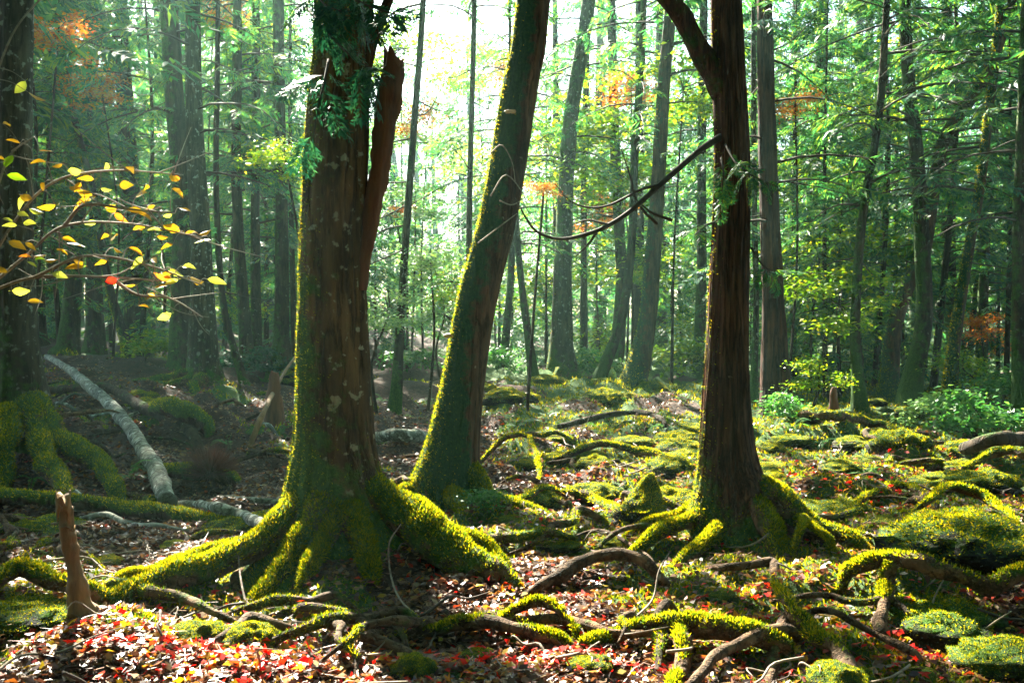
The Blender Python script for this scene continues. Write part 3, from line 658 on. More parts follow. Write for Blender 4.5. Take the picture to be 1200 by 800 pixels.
T('cypress_tree', 'broad trunk with bright mossy foot and a long root running right', 'tree', [(238, 428), (236, 300), (228, 150), (226, 0)], 15.5, 38, 19, 'barkL', 27, moss=.4, seg=32, rows=90, flare=.9, z0=4.2, roots=4)
T('young_tree', 'thin stem bowed like a bow left of the paired thin trunks', 'tree', [(284, 420), (264, 370), (256, 290), (253, 190), (255, 60)], 17, 10, 7, 'bark', 28, ztop=9, crown=False)
T('cypress_tree', 'first of two thin parallel trunks right of the bowed stem', 'tree', [(290, 420), (281, 300), (277, 200), (278, 60)], 19, 17, 12, 'bark', 29)
T('cypress_tree', 'second of two thin parallel trunks right of the bowed stem', 'tree', [(300, 420), (299, 250), (300, 120)], 20, 14, 11, 'bark', 30)
T('cypress_tree', 'straight dark trunk close beside the thick old mossy tree', 'tree', [(330, 425), (330, 250), (327, 100), (326, 0)], 18, 20, 15, 'bark', 31, z0=4.2)
T('young_tree', 'slender bare stem with side twigs between the two big mossy trees', 'tree', [(464, 485), (472, 330), (485, 150), (496, 0)], 14.5, 14, 8, 'bark', 32, dead=9, z0=6, lmax=1.6)
T('young_tree', 'thin upright stem rising just left of the leaning tree', 'tree', [(550, 440), (550, 250), (556, 0)], 17, 9, 7, 'bark', 33, z0=6.5, dead=6, lmax=1.6)
T('cypress_tree', 'pale mossy-footed trunk right of the leaning tree', 'tree', [(658, 450), (660, 300), (668, 150), (690, 0)], 22, 31, 18, 'barkL', 34, moss=.42, flare=.8, z0=5, roots=3)
T('young_tree', 'thin stem tilting left just right of the leaning tree', 'tree', [(626, 438), (612, 340), (604, 250), (600, 150)], 21, 12, 7, 'bark', 35, ztop=9)
T('young_tree', 'thin stem tilting right and crossing its tilted neighbour', 'tree', [(590, 430), (598, 330), (602, 240), (606, 120)], 25, 11, 8, 'bark', 36, ztop=10)
T('young_tree', 'thin dark stem close behind the pale mossy-footed trunk', 'tree', [(684, 428), (684, 300), (684, 180), (688, 50)], 26, 10, 7, 'bark', 37)
T('cypress_tree', 'slim trunk sweeping up in a curve from a bent foot', 'tree', [(704, 440), (728, 375), (740, 285), (744, 180), (752, 60)], 20, 15, 9, 'bark', 38, z0=5)
T('cypress_tree', 'brown trunk behind the slim curving one', 'tree', [(722, 430), (728, 330), (722, 200), (718, 80)], 25, 19, 12, 'bark', 39)
T('cypress_tree', 'dark trunk leaning right with a bright mossy edge', 'tree', [(742, 458), (758, 380), (768, 260), (778, 100), (786, 0)], 19, 31, 15, 'barkB', 40, moss=.5, flare=.8, z0=5.5, roots=3)
T('cypress_tree', 'thin dark trunk just left of the reddish cedar', 'tree', [(818, 432), (822, 330), (822, 200), (824, 60)], 23, 16, 11, 'bark', 41)
T('young_tree', 'sunlit pale pole between the two reddish cedars', 'tree', [(884, 480), (886, 350), (884, 250), (883, 100)], 16.5, 9, 7, 'barkL', 42, ztop=9, crown=False)
T('cedar_tree', 'brown cedar with flared base behind the flared reddish one', 'tree', [(910, 478), (906, 350), (900, 200), (896, 0)], 14.2, 38, 20, 'cedard', 43, moss=.1, seg=56, rows=130, flare=.8, z0=4.4, dead=6, mossz=.3, roots=4)
T('young_tree', 'slim dark trunk leaning right with sunlit edge beside low shrubs', 'tree', [(1008, 485), (1002, 380), (1010, 260), (1028, 150), (1036, 60)], 14.5, 16, 9, 'bark', 44, moss=.35, z0=4.3)
T('cypress_tree', 'dim straight trunk behind the slim leaning one', 'tree', [(948, 420), (950, 300), (955, 180), (962, 60)], 24, 18, 13, 'bark', 45)
T('crooked_tree', 'crooked mossy tree with zigzag trunk bending over its neighbour', 'tree', [(1042, 446), (1048, 385), (1064, 335), (1082, 295), (1096, 210), (1108, 160), (1135, 120), (1160, 75), (1178, 30), (1188, 0)], 16.5, 24, 14, 'barkB', 46, moss=.5, ztop=8.2, z0=4.2, lmax=2.0, seg=28, rows=100)
T('cypress_tree', 'dark bluish trunk wound by the crooked mossy tree', 'tree', [(1064, 458), (1082, 380), (1080, 280), (1074, 180), (1064, 90), (1060, 0)], 15.5, 28, 15, 'bark', 47, moss=.35, z0=4.2)
T('mossy_tree', 'slender leaning trunk with brilliant yellow-green sunlit edge', 'tree', [(1114, 470), (1120, 390), (1136, 290), (1150, 210), (1160, 120), (1170, 30)], 14.8, 18, 10, 'barkB', 48, moss=.8, z0=4.6)
T('cypress_tree', 'brownish trunk behind the slender sunlit leaning trunk', 'tree', [(1125, 420), (1112, 320), (1112, 200), (1110, 60)], 21, 22, 15, 'bark', 49)
T('cypress_tree', 'thin brown trunk among autumn bushes right of the sunlit leaning trunk', 'tree', [(1150, 400), (1154, 300), (1162, 200), (1168, 100)], 20, 14, 10, 'bark', 50)
T('cypress_tree', 'dark upright trunk at the wood edge beyond the mossy slab', 'tree', [(1196, 410), (1194, 300), (1197, 180), (1202, 60)], 13, 19, 15, 'bark', 51, z0=4.2)
# ------------------------------------------------------------------ surrounding wood: shared trunks and crowns
VAR = []
for k in range(5):
    rg = np.random.default_rng(300+k); hgt = 14.5+k*.7
    pth = np.array([[0, 0, -.4], [0, 0, .1], [rg.normal(0, .12), 0, 3], [rg.normal(0, .25), rg.normal(0, .1), 7], [rg.normal(0, .3), rg.normal(0, .2), hgt]])
    me, _, _, _ = trunk_mesh(pth, [.25, .22, .18, .13, .03], 16, 50, M['bark'], rg, [(rg.uniform(0, 6.28), .5, .3) for _ in range(3)], .06, 9, moss_dir(.3, (-.9, 0), .5, 0), (0, 0, 0), .08, 0, 1.4)
    (v, q), lm = conifer_crown(axis_of(pth, (0, 0, 0)), 2.2, hgt, 2.6, 44, rg, size=(.5, .95), sprays=12, filt=lambda p, g: (p[:, 2] < 8) | (g.random(len(p)) < .28))
    VAR.append((me, mk('crown', v, q, [M['conif']]), lm.mesh('limbs', [M['twigd']])))
for k in range(2):                                     # two dense crowns for trees added to block skylight behind the viewer
    rg = np.random.default_rng(330+k); hgt = 15+k; pth = np.array([[0, 0, -.4], [0, 0, .1], [.1, 0, 3], [-.1, 0, 7], [.1, .1, hgt]])
    (v, q), lm = conifer_crown(axis_of(pth, (0, 0, 0)), 1.6, hgt, 3.2, 74, rg, size=(.7, 1.2), sprays=14)
    VAR.append((VAR[k][0], mk('crown', v, q, [M['conif']]), lm.mesh('limbs', [M['twigd']])))
def shared_tree(x, y, k, sc, rz, label, group, cat='tree', name='cypress_tree'):
    t = thing(name, label, cat, (x, y, H(x, y)), group, (0, 0, rz), sc); a, b, c = VAR[k]
    obj('trunk', a, t); obj('crown', b, t); tag(obj('limbs', c, t), kind='stuff'); return t
rg = np.random.default_rng(91); done = []
def clear_of(x, y, r):
    return all((x-a)**2+(y-b)**2 > r*r for a, b in done)
cnt = 0
while cnt < 62:
    y = rg.uniform(28, 66); x = rg.uniform(-.62, .62)*y
    if not clear_of(x, y, 2.2): continue
    px = 600+x/y*FPX
    if 430 < px < 640 and y < 46 and rg.random() < .75: continue         # the bright gap in the wood
    done.append((x, y)); cnt += 1
    shared_tree(x, y, int(rg.integers(5)), min(rg.uniform(1.0, 1.6)*(.8 if 430 < px < 700 else 1), (y-12)/18), rg.uniform(0, 6.28), 'distant cypress fading into the hazy depth of the wood', 'distant trees in the haze')
for (x, y) in ((-7.6, 13), (-9.5, 17.5), (-11.5, 21), (-8.6, 22.5), (-13, 26), (-14, 16), (7.4, 10.5), (9.6, 15), (12, 20), (14, 25), (-5.5, 3.5), (5.2, 2.5), (-8, 8), (9, 6), (-4, -4), (3, -5), (0, -9), (-9, -3), (8, -4), (-6, -12), (6, -13)):  # trees added outside the view for the shade they cast
    rg2 = np.random.default_rng(int(abs(x*31+y*7)*10)); bz = H(x, y)
    t = thing('cypress_tree', 'tall cypress added around the wood to shade it', 'tree', (x, y, bz), 'added shade trees')
    pth = np.array([[x, y, bz-.3], [x, y, bz+.1], [x+rg2.normal(0, .15), y, bz+4], [x+rg2.normal(0, .3), y, bz+9], [x+rg2.normal(0, .4), y, bz+15]])
    me, _, _, _ = trunk_mesh(pth, [.28, .24, .2, .13, .03], 16, 40, M['bark'], rg2, [(rg2.uniform(0, 6.28), .5, .3) for _ in range(3)], .06, 9, moss_dir(.3, (-.9, 0), .5, 0), (x, y, bz), .08, bz, 1.4)
    obj('trunk', me, t); dense = x < -5 and y > 10
    add_crown(t, pth, 5.0 if y > 9 else 6.0, bz+15, 3.6 if dense else 3.0, 52 if dense else (60 if y < 9 else 34), rg2, size=(.6, 1.05), sprays=14)
rg = np.random.default_rng(92); cnt = 0
while cnt < 40:                                        # trees added behind and beside the viewer to cut the skylight
    a = rg.uniform(0, 2*pi); r = rg.uniform(6, 26); x, y = cos(a)*r, sin(a)*r
    if y > 1.5 or not clear_of(x, y, 2.4): continue
    done.append((x, y)); cnt += 1
    shared_tree(x, y, 5+int(rg.integers(2)), rg.uniform(.9, 1.15), rg.uniform(0, 6.28), 'tall cypress added around the wood to shade it', 'added shade trees')
# young cypresses: foliage down to the ground
YV = []
for k in range(4):
    rg = np.random.default_rng(500+k); hgt = (3.2, 4.2, 5.5, 2.4)[k]
    pth = np.array([[0, 0, -.2], [0, 0, .1], [rg.normal(0, .1), 0, hgt*.5], [rg.normal(0, .15), 0, hgt]])
    a = tube(pth, [.05, .045, .03, .006], 7, 16, .1)
    (v, q), lm = conifer_crown(axis_of(pth, (0, 0, 0)), .5, hgt, 1.15, 34, rg, size=(.3, .55), sprays=10, limb_r=.012)
    YV.append((mk('trunk', a[0], [a[1], a[2]], [M['bark']], True, {'moss': np.full(len(a[0]), .2)}), mk('crown', v, q, [M['conif']]), lm.mesh('limbs', [M['twigd']])))
for k in range(3):                                     # slim half-grown cypresses, leafy from head height up
    rg = np.random.default_rng(540+k); hgt = 8.5+k; pth = np.array([[0, 0, -.2], [0, 0, .1], [rg.normal(0, .2), 0, hgt*.5], [rg.normal(0, .3), 0, hgt]])
    a = tube(pth, [.075, .065, .04, .008], 8, 20, .1)
    (v, q), lm = conifer_crown(axis_of(pth, (0, 0, 0)), 1.9, hgt, 1.9, 62, rg, size=(.28, .55), sprays=12, limb_r=.014)
    YV.append((mk('trunk', a[0], [a[1], a[2]], [M['bark']], True, {'moss': np.full(len(a[0]), .25)}), mk('crown', v, q, [M['conif']]), lm.mesh('limbs', [M['twigd']])))
rg = np.random.default_rng(94)
for k, (px, d) in enumerate([(930, 21), (968, 17.5), (1025, 19), (1050, 23), (1095, 18.5), (1135, 21.5), (1180, 17), (1215, 20), (985, 26), (1150, 27), (20, 18), (70, 22), (130, 25), (165, 20), (262, 23), (312, 25), (345, 21), (-40, 20), (180, 31), (290, 33), (800, 30), (860, 23), (760, 34), (640, 36), (430, 31), (545, 38)]):
    x = (px-600)/FPX*d; t = thing('young_cypress', 'half-grown slim cypress, leafy from head height', 'tree', (x, d, H(x, d)), 'half-grown cypresses under the tall trees', (0, 0, rg.uniform(0, 6.28)), rg.uniform(.8, 1.15))
    a, b, c = YV[4+k % 3]; obj('trunk', a, t); obj('crown', b, t); tag(obj('limbs', c, t), kind='stuff')
rg = np.random.default_rng(93)
spots = [(190, 20), (150, 27), (300, 26), (355, 24), (440, 25), (475, 30), (585, 28), (640, 29), (700, 31), (790, 27), (860, 26), (930, 20), (975, 22), (1030, 24), (1085, 25), (1170, 21), (1060, 19), (985, 18), (20, 24), (90, 30), (250, 32), (400, 33), (560, 36), (620, 38), (760, 35), (830, 34), (900, 31), (1130, 29), (1200, 26), (-60, 26), (1260, 22), (525, 33)]
for k, (px, d) in enumerate(spots):
    x = (px-600)/FPX*d; t = thing('young_cypress', 'young bushy cypress with foliage to the ground between the trunks', 'tree', (x, d, H(x, d)), 'young cypresses under the trees', (0, 0, rg.uniform(0, 6.28)), rg.uniform(.8, 1.2))
    a, b, c = YV[k % 4]; obj('trunk', a, t); obj('crown', b, t); tag(obj('limbs', c, t), kind='stuff')
# ------------------------------------------------------------------ broadleaf understorey
BV = {}
for nm, mt in (('lime', 'lime'), ('pale', 'pale'), ('orange', 'orange')):
    for k in range(3):
        rg = np.random.default_rng(700+k+len(nm)*10); (v, q), lm = layered_crown(rg, 1500, 1.0, -.55, .6, .105, 11, clump=.27)
        BV[nm, k] = (mk('crown', v, q, [M[mt]]), lm.mesh('limbs', [M['twigd']]))
under = [('lime', a) for a in ((690, 130, 24, 1.6), (730, 210, 22, 1.3), (640, 190, 26, 1.5), (760, 300, 25, 1.2), (650, 330, 28, 1.5), (800, 110, 20, 1.2), (960, 300, 18, 1.1), (1010, 300, 20, 1.2), (985, 360, 15, .8), (920, 200, 24, 1.4), (335, 190, 13, .5), (300, 50, 22, 1.0), (1150, 300, 22, 1.1), (1040, 140, 20, 1.1), (470, 60, 26, 1.3), (560, 70, 30, 1.4), (1130, 430, 15, .5), (960, 440, 13.5, .4), (700, 400, 26, 1.0), (820, 390, 24, .9), (580, 200, 30, 1.6), (530, 330, 27, 1.2), (30, 250, 22, .9), (1090, 70, 22, 1.1), (270, 350, 21, .7))]
under += [('pale', a) for a in ((505, 310, 15, .62), (455, 365, 14, .6), (520, 370, 18, .7), (500, 170, 26, 1.2), (480, 240, 24, .9), (880, 380, 20, .8))]
under += [('orange', a) for a in ((68, 45, 13, .5), (932, 125, 16, .42), (740, 105, 24, .8), (637, 225, 13, .22), (465, 250, 20, .3), (120, 105, 18, .6), (700, 250, 26, .8), (1150, 385, 19, .5), (250, 15, 22, .8), (485, 140, 24, .7), (600, 90, 28, .9))]
LB = {'lime': ('lime green broadleaf sapling glowing against the light', 'lime green understorey saplings'), 'pale': ('pale green sapling with flat tiers of sunlit leaves', 'pale tiered saplings'), 'orange': ('small maple with orange autumn leaves among the trunks', 'orange autumn maples')}
rg = np.random.default_rng(95)
for k, (nm, (px, py, d, r)) in enumerate(under):
    c = P(px, py, d); bz = H(c[0], c[1]); o = np.array([c[0]+rg.normal(0, .15), c[1], bz])
    t = thing('maple_sapling' if nm == 'orange' else 'broadleaf_sapling', LB[nm][0], 'sapling', o, LB[nm][1])
    a = tube([o-[0, 0, .2], o*.5+c*.5+rg.normal(0, .12, 3)*[1, 1, 0], c-[0, 0, .1*r], c+[0, 0, .5*r]], [.022+.012*r, .02, .014, .005], 6, 18, .1)
    obj('trunk', mk('trunk', a[0]-o, [a[1], a[2]], [M['bark']], True, {'moss': np.full(len(a[0]), .25)}), t)
    b, lm = BV[nm, k % 3]; rz = rg.uniform(0, 6.28)
    obj('crown', b, t, tuple(c-o), (0, 0, rz), (r, r, r*.9)); tag(obj('limbs', lm, t, tuple(c-o), (0, 0, rz), (r, r, r*.9)), kind='stuff')

# labels of the understorey: which trunks each one stands behind or between
LAND = [('lichen_tree', 'lichen-blotched tree'), ('cypress_tree', 'slim straight cypress'), ('cypress_tree.004', 'long-rooted trunk'), ('cypress_tree.007', 'straight side trunk'), ('mossy_tree', 'old mossy tree'), ('young_tree.002', 'slender bare stem'), ('mossy_tree.001', 'leaning fungus tree'), ('cypress_tree.008', 'pale mossy-footed trunk'), ('cypress_tree.009', 'slim curving trunk'), ('cypress_tree.011', 'dark bright-edged trunk'), ('cedar_tree', 'flared reddish cedar'), ('cedar_tree.001', 'brown cedar'), ('young_tree.008', 'slim leaning trunk'), ('crooked_tree', 'crooked mossy tree'), ('mossy_tree.002', 'sunlit leaning trunk'), ('cypress_tree.017', 'wood-edge trunk')]
lm_ = sorted([(math.atan2(bpy.data.objects[a].location.x, bpy.data.objects[a].location.y), b, bpy.data.objects[a].location.y) for a, b in LAND if a in bpy.data.objects])
def where(x, y):
    t = math.atan2(x, y); i_ = min(range(len(lm_)), key=lambda k: abs(lm_[k][0]-t))
    if abs(lm_[i_][0]-t) < .012: return ('behind the ' if y > lm_[i_][2] else 'before the ')+lm_[i_][1]
    if t < lm_[0][0]: return 'left of the '+lm_[0][1]
    if t > lm_[-1][0]: return 'right of the '+lm_[-1][1]
    k = max(k for k in range(len(lm_)) if lm_[k][0] <= t)
    return 'between the %s and the %s' % (lm_[k][1], lm_[k+1][1])
for o_ in list(bpy.data.objects):
    if o_.parent is None and o_.get('group') in ('lime green understorey saplings', 'pale tiered saplings', 'orange autumn maples', 'young cypresses under the trees', 'half-grown cypresses under the tall trees'):
        x, y = o_.location.x, o_.location.y; far = 'near ' if y < 16 else ('' if y < 25 else 'far ')
        kind_ = {'l': 'lime green sapling', 'p': 'pale tiered sapling', 'o': 'orange-leaved maple', 'y': 'bushy young cypress', 'h': 'slim half-grown cypress'}[o_['group'][0]]
        if kind_[0] in 'lo':
            c_ = [c for c in o_.children if c.name.startswith('crown')][0]; kind_ = ('tall ' if c_.location.z > 4.5 else 'low ' if c_.location.z < 2.2 else '')+kind_
        elif kind_[0] == 'b': kind_ = ('tall ' if o_.scale.x*max(v.co.z for v in [c for c in o_.children if c.name.startswith('crown')][0].data.vertices) > 4.3 else '')+kind_
        o_['label'] = far.replace('near ', 'small ')+kind_+' '+where(x, y)
# ------------------------------------------------------------------ rocks
def rock_mesh(seed, pointed=False, n=18, mossy=.8):
    rg = np.random.default_rng(seed); th = np.linspace(0, 2*pi, 26, endpoint=False); ph = np.linspace(.02, pi-.25, n)
    d = np.stack([np.sin(ph)[:, None]*np.cos(th)[None], np.sin(ph)[:, None]*np.sin(th)[None], np.repeat(np.cos(ph)[:, None], 26, 1)], -1)
    r = .62+.75*fbm(d*1.3+seed*7.7, 3)+.28*(np.abs(2*fbm(d*2.6+seed, 3)-1))-.1+.30*(.5-np.abs(2*noise(d*4.2+seed*3)-1))+.12*(.5-np.abs(2*noise(d*8.5+seed*5)-1))
    v = d*r[..., None]*np.array([1, .9, .62])
    if pointed: v[..., 2] *= 1+1.0*np.exp(-((v[..., 0]-.1)**2+v[..., 1]**2)*5); v[..., 0] += .12*v[..., 2]
    v = v.reshape(-1, 3); q = gridfaces(n, 26)[:, ::-1]
    up = d.reshape(-1, 3)[:, 2]; m = np.clip(mossy*.5+.42*up+.8*(fbm(v*2.5+seed, 3)-.5), 0, 1)
    me = mk('rock', v, q, [M['rock']], True, {'moss': m}); b = scatter_blades(v, q, np.clip(m-.4, 0, 1), 6500, .022, .065, .2, rg, .5)
    return me, mk('moss', b[0], b[1], [M['blade']])
RV = [rock_mesh(k) for k in range(6)]; RP_ = rock_mesh(40, True, mossy=.45); RD = rock_mesh(41, mossy=.62)
def rock(px, py, size, label, k=None, group=None, flat=1.0, rz=None, mesh=None, dark=False, sink=.12):
    g = G(px, py); a, b = mesh or RV[(k if k is not None else int(px)) % 6]
    t = tag(obj('mossy_rock', a, None, (g[0], g[1], H(g[0], g[1])-sink*size), (0, 0, rz if rz is not None else px*.7), (size, size, size*flat)), label, 'rock', group)
    tag(obj('moss', b, t), kind='stuff'); return t
rock(755, 610, .21, 'dark pointed mossy rock beside the reddish cedar', mesh=RP_, rz=.3, flat=1.2)
rock(1115, 632, .46, 'wide low dark boulder with a moss-covered crest', mesh=RD, flat=.66, rz=1.0)
rock(1100, 728, .33, 'dark hollowed rock under the big mossy root', mesh=RD, flat=.6, rz=2.2)
rock(232, 748, .13, 'small rounded rock with bright moss cap among red leaves', 2, flat=.9)
rock(292, 752, .14, 'small moss-covered rock at the edge of the red leaves', 3)
rock(30, 722, .26, 'mossy hump beside the broken stake', 4, flat=.6)
rock(12, 620, .2, 'moss cushion rock by the long mossy log', 5, flat=.7)
rock(335, 372+70, .2, 'dark mossy rock behind the thick old tree', 1)
rock(488, 790, .10, 'small green mossy knob among brown leaves', 0, flat=1.3)
rock(1185, 775, .24, 'mossy rock beside the pale curving root', 3, flat=.7)
rock(985, 800, .14, 'little moss rock under the pale forked root', 2)
rg = np.random.default_rng(61)
near = [(700, 580, .24), (640, 585, .2), (790, 548, .24), (610, 545, .17), (660, 520, .2), (1080, 565, .2), (1040, 610, .13), (985, 548, .2), (930, 520, .24), (1150, 565, .25), (1180, 520, .3), (905, 560, .15), (760, 455, .4), (700, 470, .35), (810, 505, .25), (740, 520, .22), (960, 600, .14), (1000, 640, .12), (600, 610, .12), (660, 640, .12), (720, 640, .12), (590, 465, .35), (640, 450, .4), (430, 520, .2), (450, 600, .12), (1060, 520, .3), (960, 490, .3), (560, 770, .09), (700, 780, .12), (610, 750, .08), (330, 770, .08), (160, 690, .1), (120, 660, .1), (200, 640, .1), (90, 540, .15), (210, 485, .22), (170, 465, .25), (1130, 500, .35), (1010, 520, .25), (870, 520, .22), (690, 545, .18), (850, 700, .1), (760, 720, .09), (1080, 790, .1), (430, 720, .07), (1160, 640, .12), (560, 560, .15)]
for px, py, sz in near: rock(px+rg.normal(0, 5), py, sz*rg.uniform(.85, 1.15), 'low green mossy rock on the rough forest floor', None, 'mossy rocks scattered over the forest floor', rg.uniform(.5, .85), rg.uniform(0, 6.28))
for k in range(85):
    y = 7+13*rg.random()**1.3; x = rg.uniform(-.5, .56)*y
    if x < -.8 and rg.random() < .6: continue
    if min(np.hypot(x-t[0], y-t[1]) for t in (TREE_A, TREE_B, TREE_C)) < .75: continue
    a, b = RV[k % 6]; sz = rg.uniform(.10, .30)
    t = tag(obj('mossy_rock', a, None, (x, y, H(x, y)-.1*sz), (0, 0, rg.uniform(0, 6.28)), (sz, sz*rg.uniform(.8, 1.4), sz*rg.uniform(.45, .9))), 'low green mossy rock on the rough forest floor', 'rock', 'mossy rocks scattered over the forest floor')
    tag(obj('moss', b, t), kind='stuff')
# ------------------------------------------------------------------ exposed roots, logs, stake
def root_thing(name, label, cat, pix, rad, moss, seed, mat='root', n=3000, lump=.3, seg=12, sink=True):
    rg = np.random.default_rng(seed); pts = gpath(pix, .03, sink); o = pts[0].copy()
    if name == 'exposed_root': rad = [r_*.74 for r_ in rad]; lump = .5; moss = moss*.85; n = int(n*.8)
    if label.startswith('pale grey curved'): rad = [r_*.8 for r_ in rad]
    v, q, t = tube(pts, rad, seg, len(pts)*11, lump, 6.0, seed, wob=1.1 if name == 'exposed_root' else .25)
    c = v[:-2].reshape(-1, seg, 3).mean(1); body = v[:len(c)*seg].reshape(len(c), seg, 3)-c[:, None]; up = (body[..., 2]/(np.linalg.norm(body, axis=-1)+1e-6)).reshape(-1)
    m = np.clip(moss*.8+.4*up*moss*1.5+.9*(fbm(v[:len(up)]*4+seed, 3)-.5), 0, 1); mv = np.append(m, [0, 0])
    ob = tag(obj(name, mk(name, v-o, [q, t], [M[mat]], True, {'moss': mv}), None, tuple(o)), label, cat)
    if n and moss > .25:
        r = scatter_blades(v, q, np.append(np.clip(m-.4, 0, 1)*np.clip(up+.6, 0, 1), [0, 0]), n, .008, .028, .22, rg, .5)
        if r: tag(obj('moss', mk('moss', r[0]-o, r[1], [M['blade']]), ob), kind='stuff')
    return ob
RT = root_thing
RT('exposed_root', 'smooth brown root arching from the mossy root to the cedar foot', 'root', [(612, 702, .02), (655, 690, .08), (700, 678, .11), (745, 676, .10), (785, 688, .03)], [.03, .045, .05, .04, .03], .15, 1, n=0)
RT('exposed_root', 'long knobbly root with pale crest lying over brown leaves', 'root', [(430, 758, .0), (490, 752, .04), (550, 748, .07), (610, 752, .06), (660, 762, .02)], [.025, .035, .045, .04, .03], .38, 2)
RT('exposed_root', 'thin mossy root looping up like a handle', 'root', [(572, 738, .0), (605, 735, .09), (640, 735, .13), (664, 742, .08), (676, 752, .0)], [.018, .022, .024, .022, .015], .4, 3)
RT('exposed_root', 'thick green mossy root lying across the leaf floor', 'root', [(685, 765, .02), (735, 760, .07), (790, 758, .10), (850, 762, .09), (905, 765, .04)], [.04, .055, .065, .06, .04], .65, 4, n=6000)
RT('exposed_root', 'stringy root hanging down from the thick green mossy root', 'root', [(780, 758, .10), (795, 775, .09), (797, 795, .05), (785, 820, .0)], [.03, .04, .04, .03], .4, 5)
RT('exposed_root', 'pale forked root slanting down with bright sunlit moss', 'root', [(905, 722, .16), (930, 745, .14), (958, 765, .11), (985, 795, .06), (1000, 820, .0)], [.02, .045, .055, .05, .04], .45, 6, n=4000)
RT('exposed_root', 'side prong of the pale forked root', 'root', [(935, 745, .13), (915, 765, .1), (905, 790, .03), (900, 805, .0)], [.035, .035, .03, .02], .25, 61)
RT('exposed_root', 'bare pale root snaking in a long curve', 'root', [(920, 755, .03), (950, 742, .10), (985, 748, .11), (1025, 762, .08), (1072, 775, .03)], [.015, .022, .026, .025, .015], .1, 7, n=0)
RT('exposed_root', 'curved brown root with one end raised off the leaves', 'root', [(808, 812, .02), (845, 785, .07), (885, 768, .10), (930, 762, .08)], [.03, .04, .038, .025], .15, 8, n=0)
RT('exposed_root', 'big mossy root edging the bright green slab', 'root', [(985, 700, .02), (1005, 692, .12), (1045, 695, .17), (1095, 710, .17), (1145, 716, .14), (1205, 700, .12), (1260, 690, .05)], [.03, .045, .05, .055, .055, .05, .04], .45, 9, n=6000)
RT('exposed_root', 'grey-green stump of root propping up the big mossy root', 'root', [(1044, 698, .15), (1036, 715, .10), (1031, 738, .02), (1030, 748, -.02)], [.035, .042, .045, .05], .35, 10)
RT('exposed_root', 'wavy green root beside the broken stake', 'root', [(-10, 700, .05), (25, 690, .10), (60, 700, .08), (115, 706, .03)], [.05, .06, .055, .03], .7, 11)
RT('exposed_root', 'green arched root crowning the wide low boulder', 'root', [(1055, 628, .03), (1085, 618, .16), (1120, 614, .22), (1165, 618, .16), (1195, 628, .02)], [.03, .035, .035, .03, .02], .75, 12, n=3500)
RT('exposed_root', 'slim arched root standing off the ground behind the leaning tree', 'root', [(560, 548, .02), (592, 540, .22), (618, 545, .26), (630, 562, .18), (632, 580, .0)], [.03, .035, .03, .028, .025], .6, 13)
RT('exposed_root', 'mossy root creeping toward the dark pointed rock', 'root', [(590, 600, .04), (640, 590, .10), (690, 598, .10), (730, 610, .04)], [.03, .045, .045, .03], .65, 14)
RT('exposed_root', 'low mossy root on sunlit ground behind the cedar', 'root', [(650, 545, .03), (700, 535, .12), (750, 540, .12), (800, 545, .03)], [.04, .05, .05, .03], .6, 15)
RT('exposed_root', 'thin pale root in the sunlit moss by the cedar', 'root', [(660, 640, .03), (700, 632, .06), (735, 645, .05), (765, 665, .03)], [.012, .018, .018, .01], .1, 16, n=0)
RT('exposed_root', 'mossy root right of the brown cedar base', 'root', [(930, 490, .05), (975, 500, .12), (1020, 505, .10), (1060, 515, .03)], [.06, .07, .06, .03], .6, 17)
RT('exposed_root', 'small root ridge right of the cedar foot', 'root', [(990, 610, .02), (1020, 590, .08), (1060, 580, .08), (1090, 590, .02)], [.025, .035, .035, .02], .6, 18)
RT('exposed_root', 'yellow-lit root at the edge of the open wood floor', 'root', [(1130, 555, .03), (1165, 545, .10), (1210, 550, .10), (1250, 560, .02)], [.04, .05, .05, .03], .6, 19)
RT('fallen_log', 'pale grey curved fallen log lying down the slope', 'log', [(197, 604, .10), (183, 570, .14), (155, 526, .17), (128, 492, .19), (105, 472, .19), (82, 447, .16), (55, 426, .12)], [.085, .09, .085, .082, .075, .065, .05], .12, 20, 'log', 0, .06, 18, False)
RT('fallen_log', 'long thin green mossy log crossing below the pale one', 'log', [(-15, 590, .06), (50, 594, .07), (130, 604, .07), (200, 612, .06), (262, 620, .03)], [.06, .06, .058, .05, .035], .55, 21, 'bark', 5000, .1, 14)
RT('fallen_log', 'dark thin log crossing behind the pale one', 'log', [(60, 462, .05), (120, 472, .2), (165, 488, .12), (220, 508, .05)], [.05, .06, .065, .05], .2, 22, 'bark', 0, .12)
RT('fallen_log', 'dark rotting log near the dry brown brush', 'log', [(190, 560, .06), (230, 562, .07), (270, 568, .05)], [.07, .075, .06], .35, 23, 'bark', 1500, .15)
RT('fallen_log', 'broken greyish branch end near the tip of the pale log', 'log', [(212, 598, .05), (250, 605, .07), (285, 615, .06), (315, 628, .04)], [.03, .04, .042, .03], .1, 24, 'log', 0, .2)
RT('fallen_log', 'grey log lying behind the gap between the two mossy trees', 'log', [(430, 520, .06), (470, 518, .08), (510, 522, .06)], [.06, .065, .05], .2, 25, 'log', 0, .12)
RT('fallen_log', 'mossy hump of log with bright top behind the pale log', 'log', [(175, 490, .1), (205, 494, .16), (240, 508, .1)], [.08, .1, .06], .75, 26, 'bark', 3000, .2)
RT('fallen_log', 'thin dark branch on green ground beyond the pointed rock', 'log', [(655, 508, .08), (700, 500, .12), (745, 492, .1), (775, 495, .04)], [.035, .035, .03, .02], .1, 27, 'bark', 0, .12)
RT('fallen_log', 'dark log lying on the far right forest floor', 'log', [(1130, 540, .1), (1170, 533, .14), (1230, 530, .1)], [.06, .07, .06], .3, 28, 'bark', 0, .12)
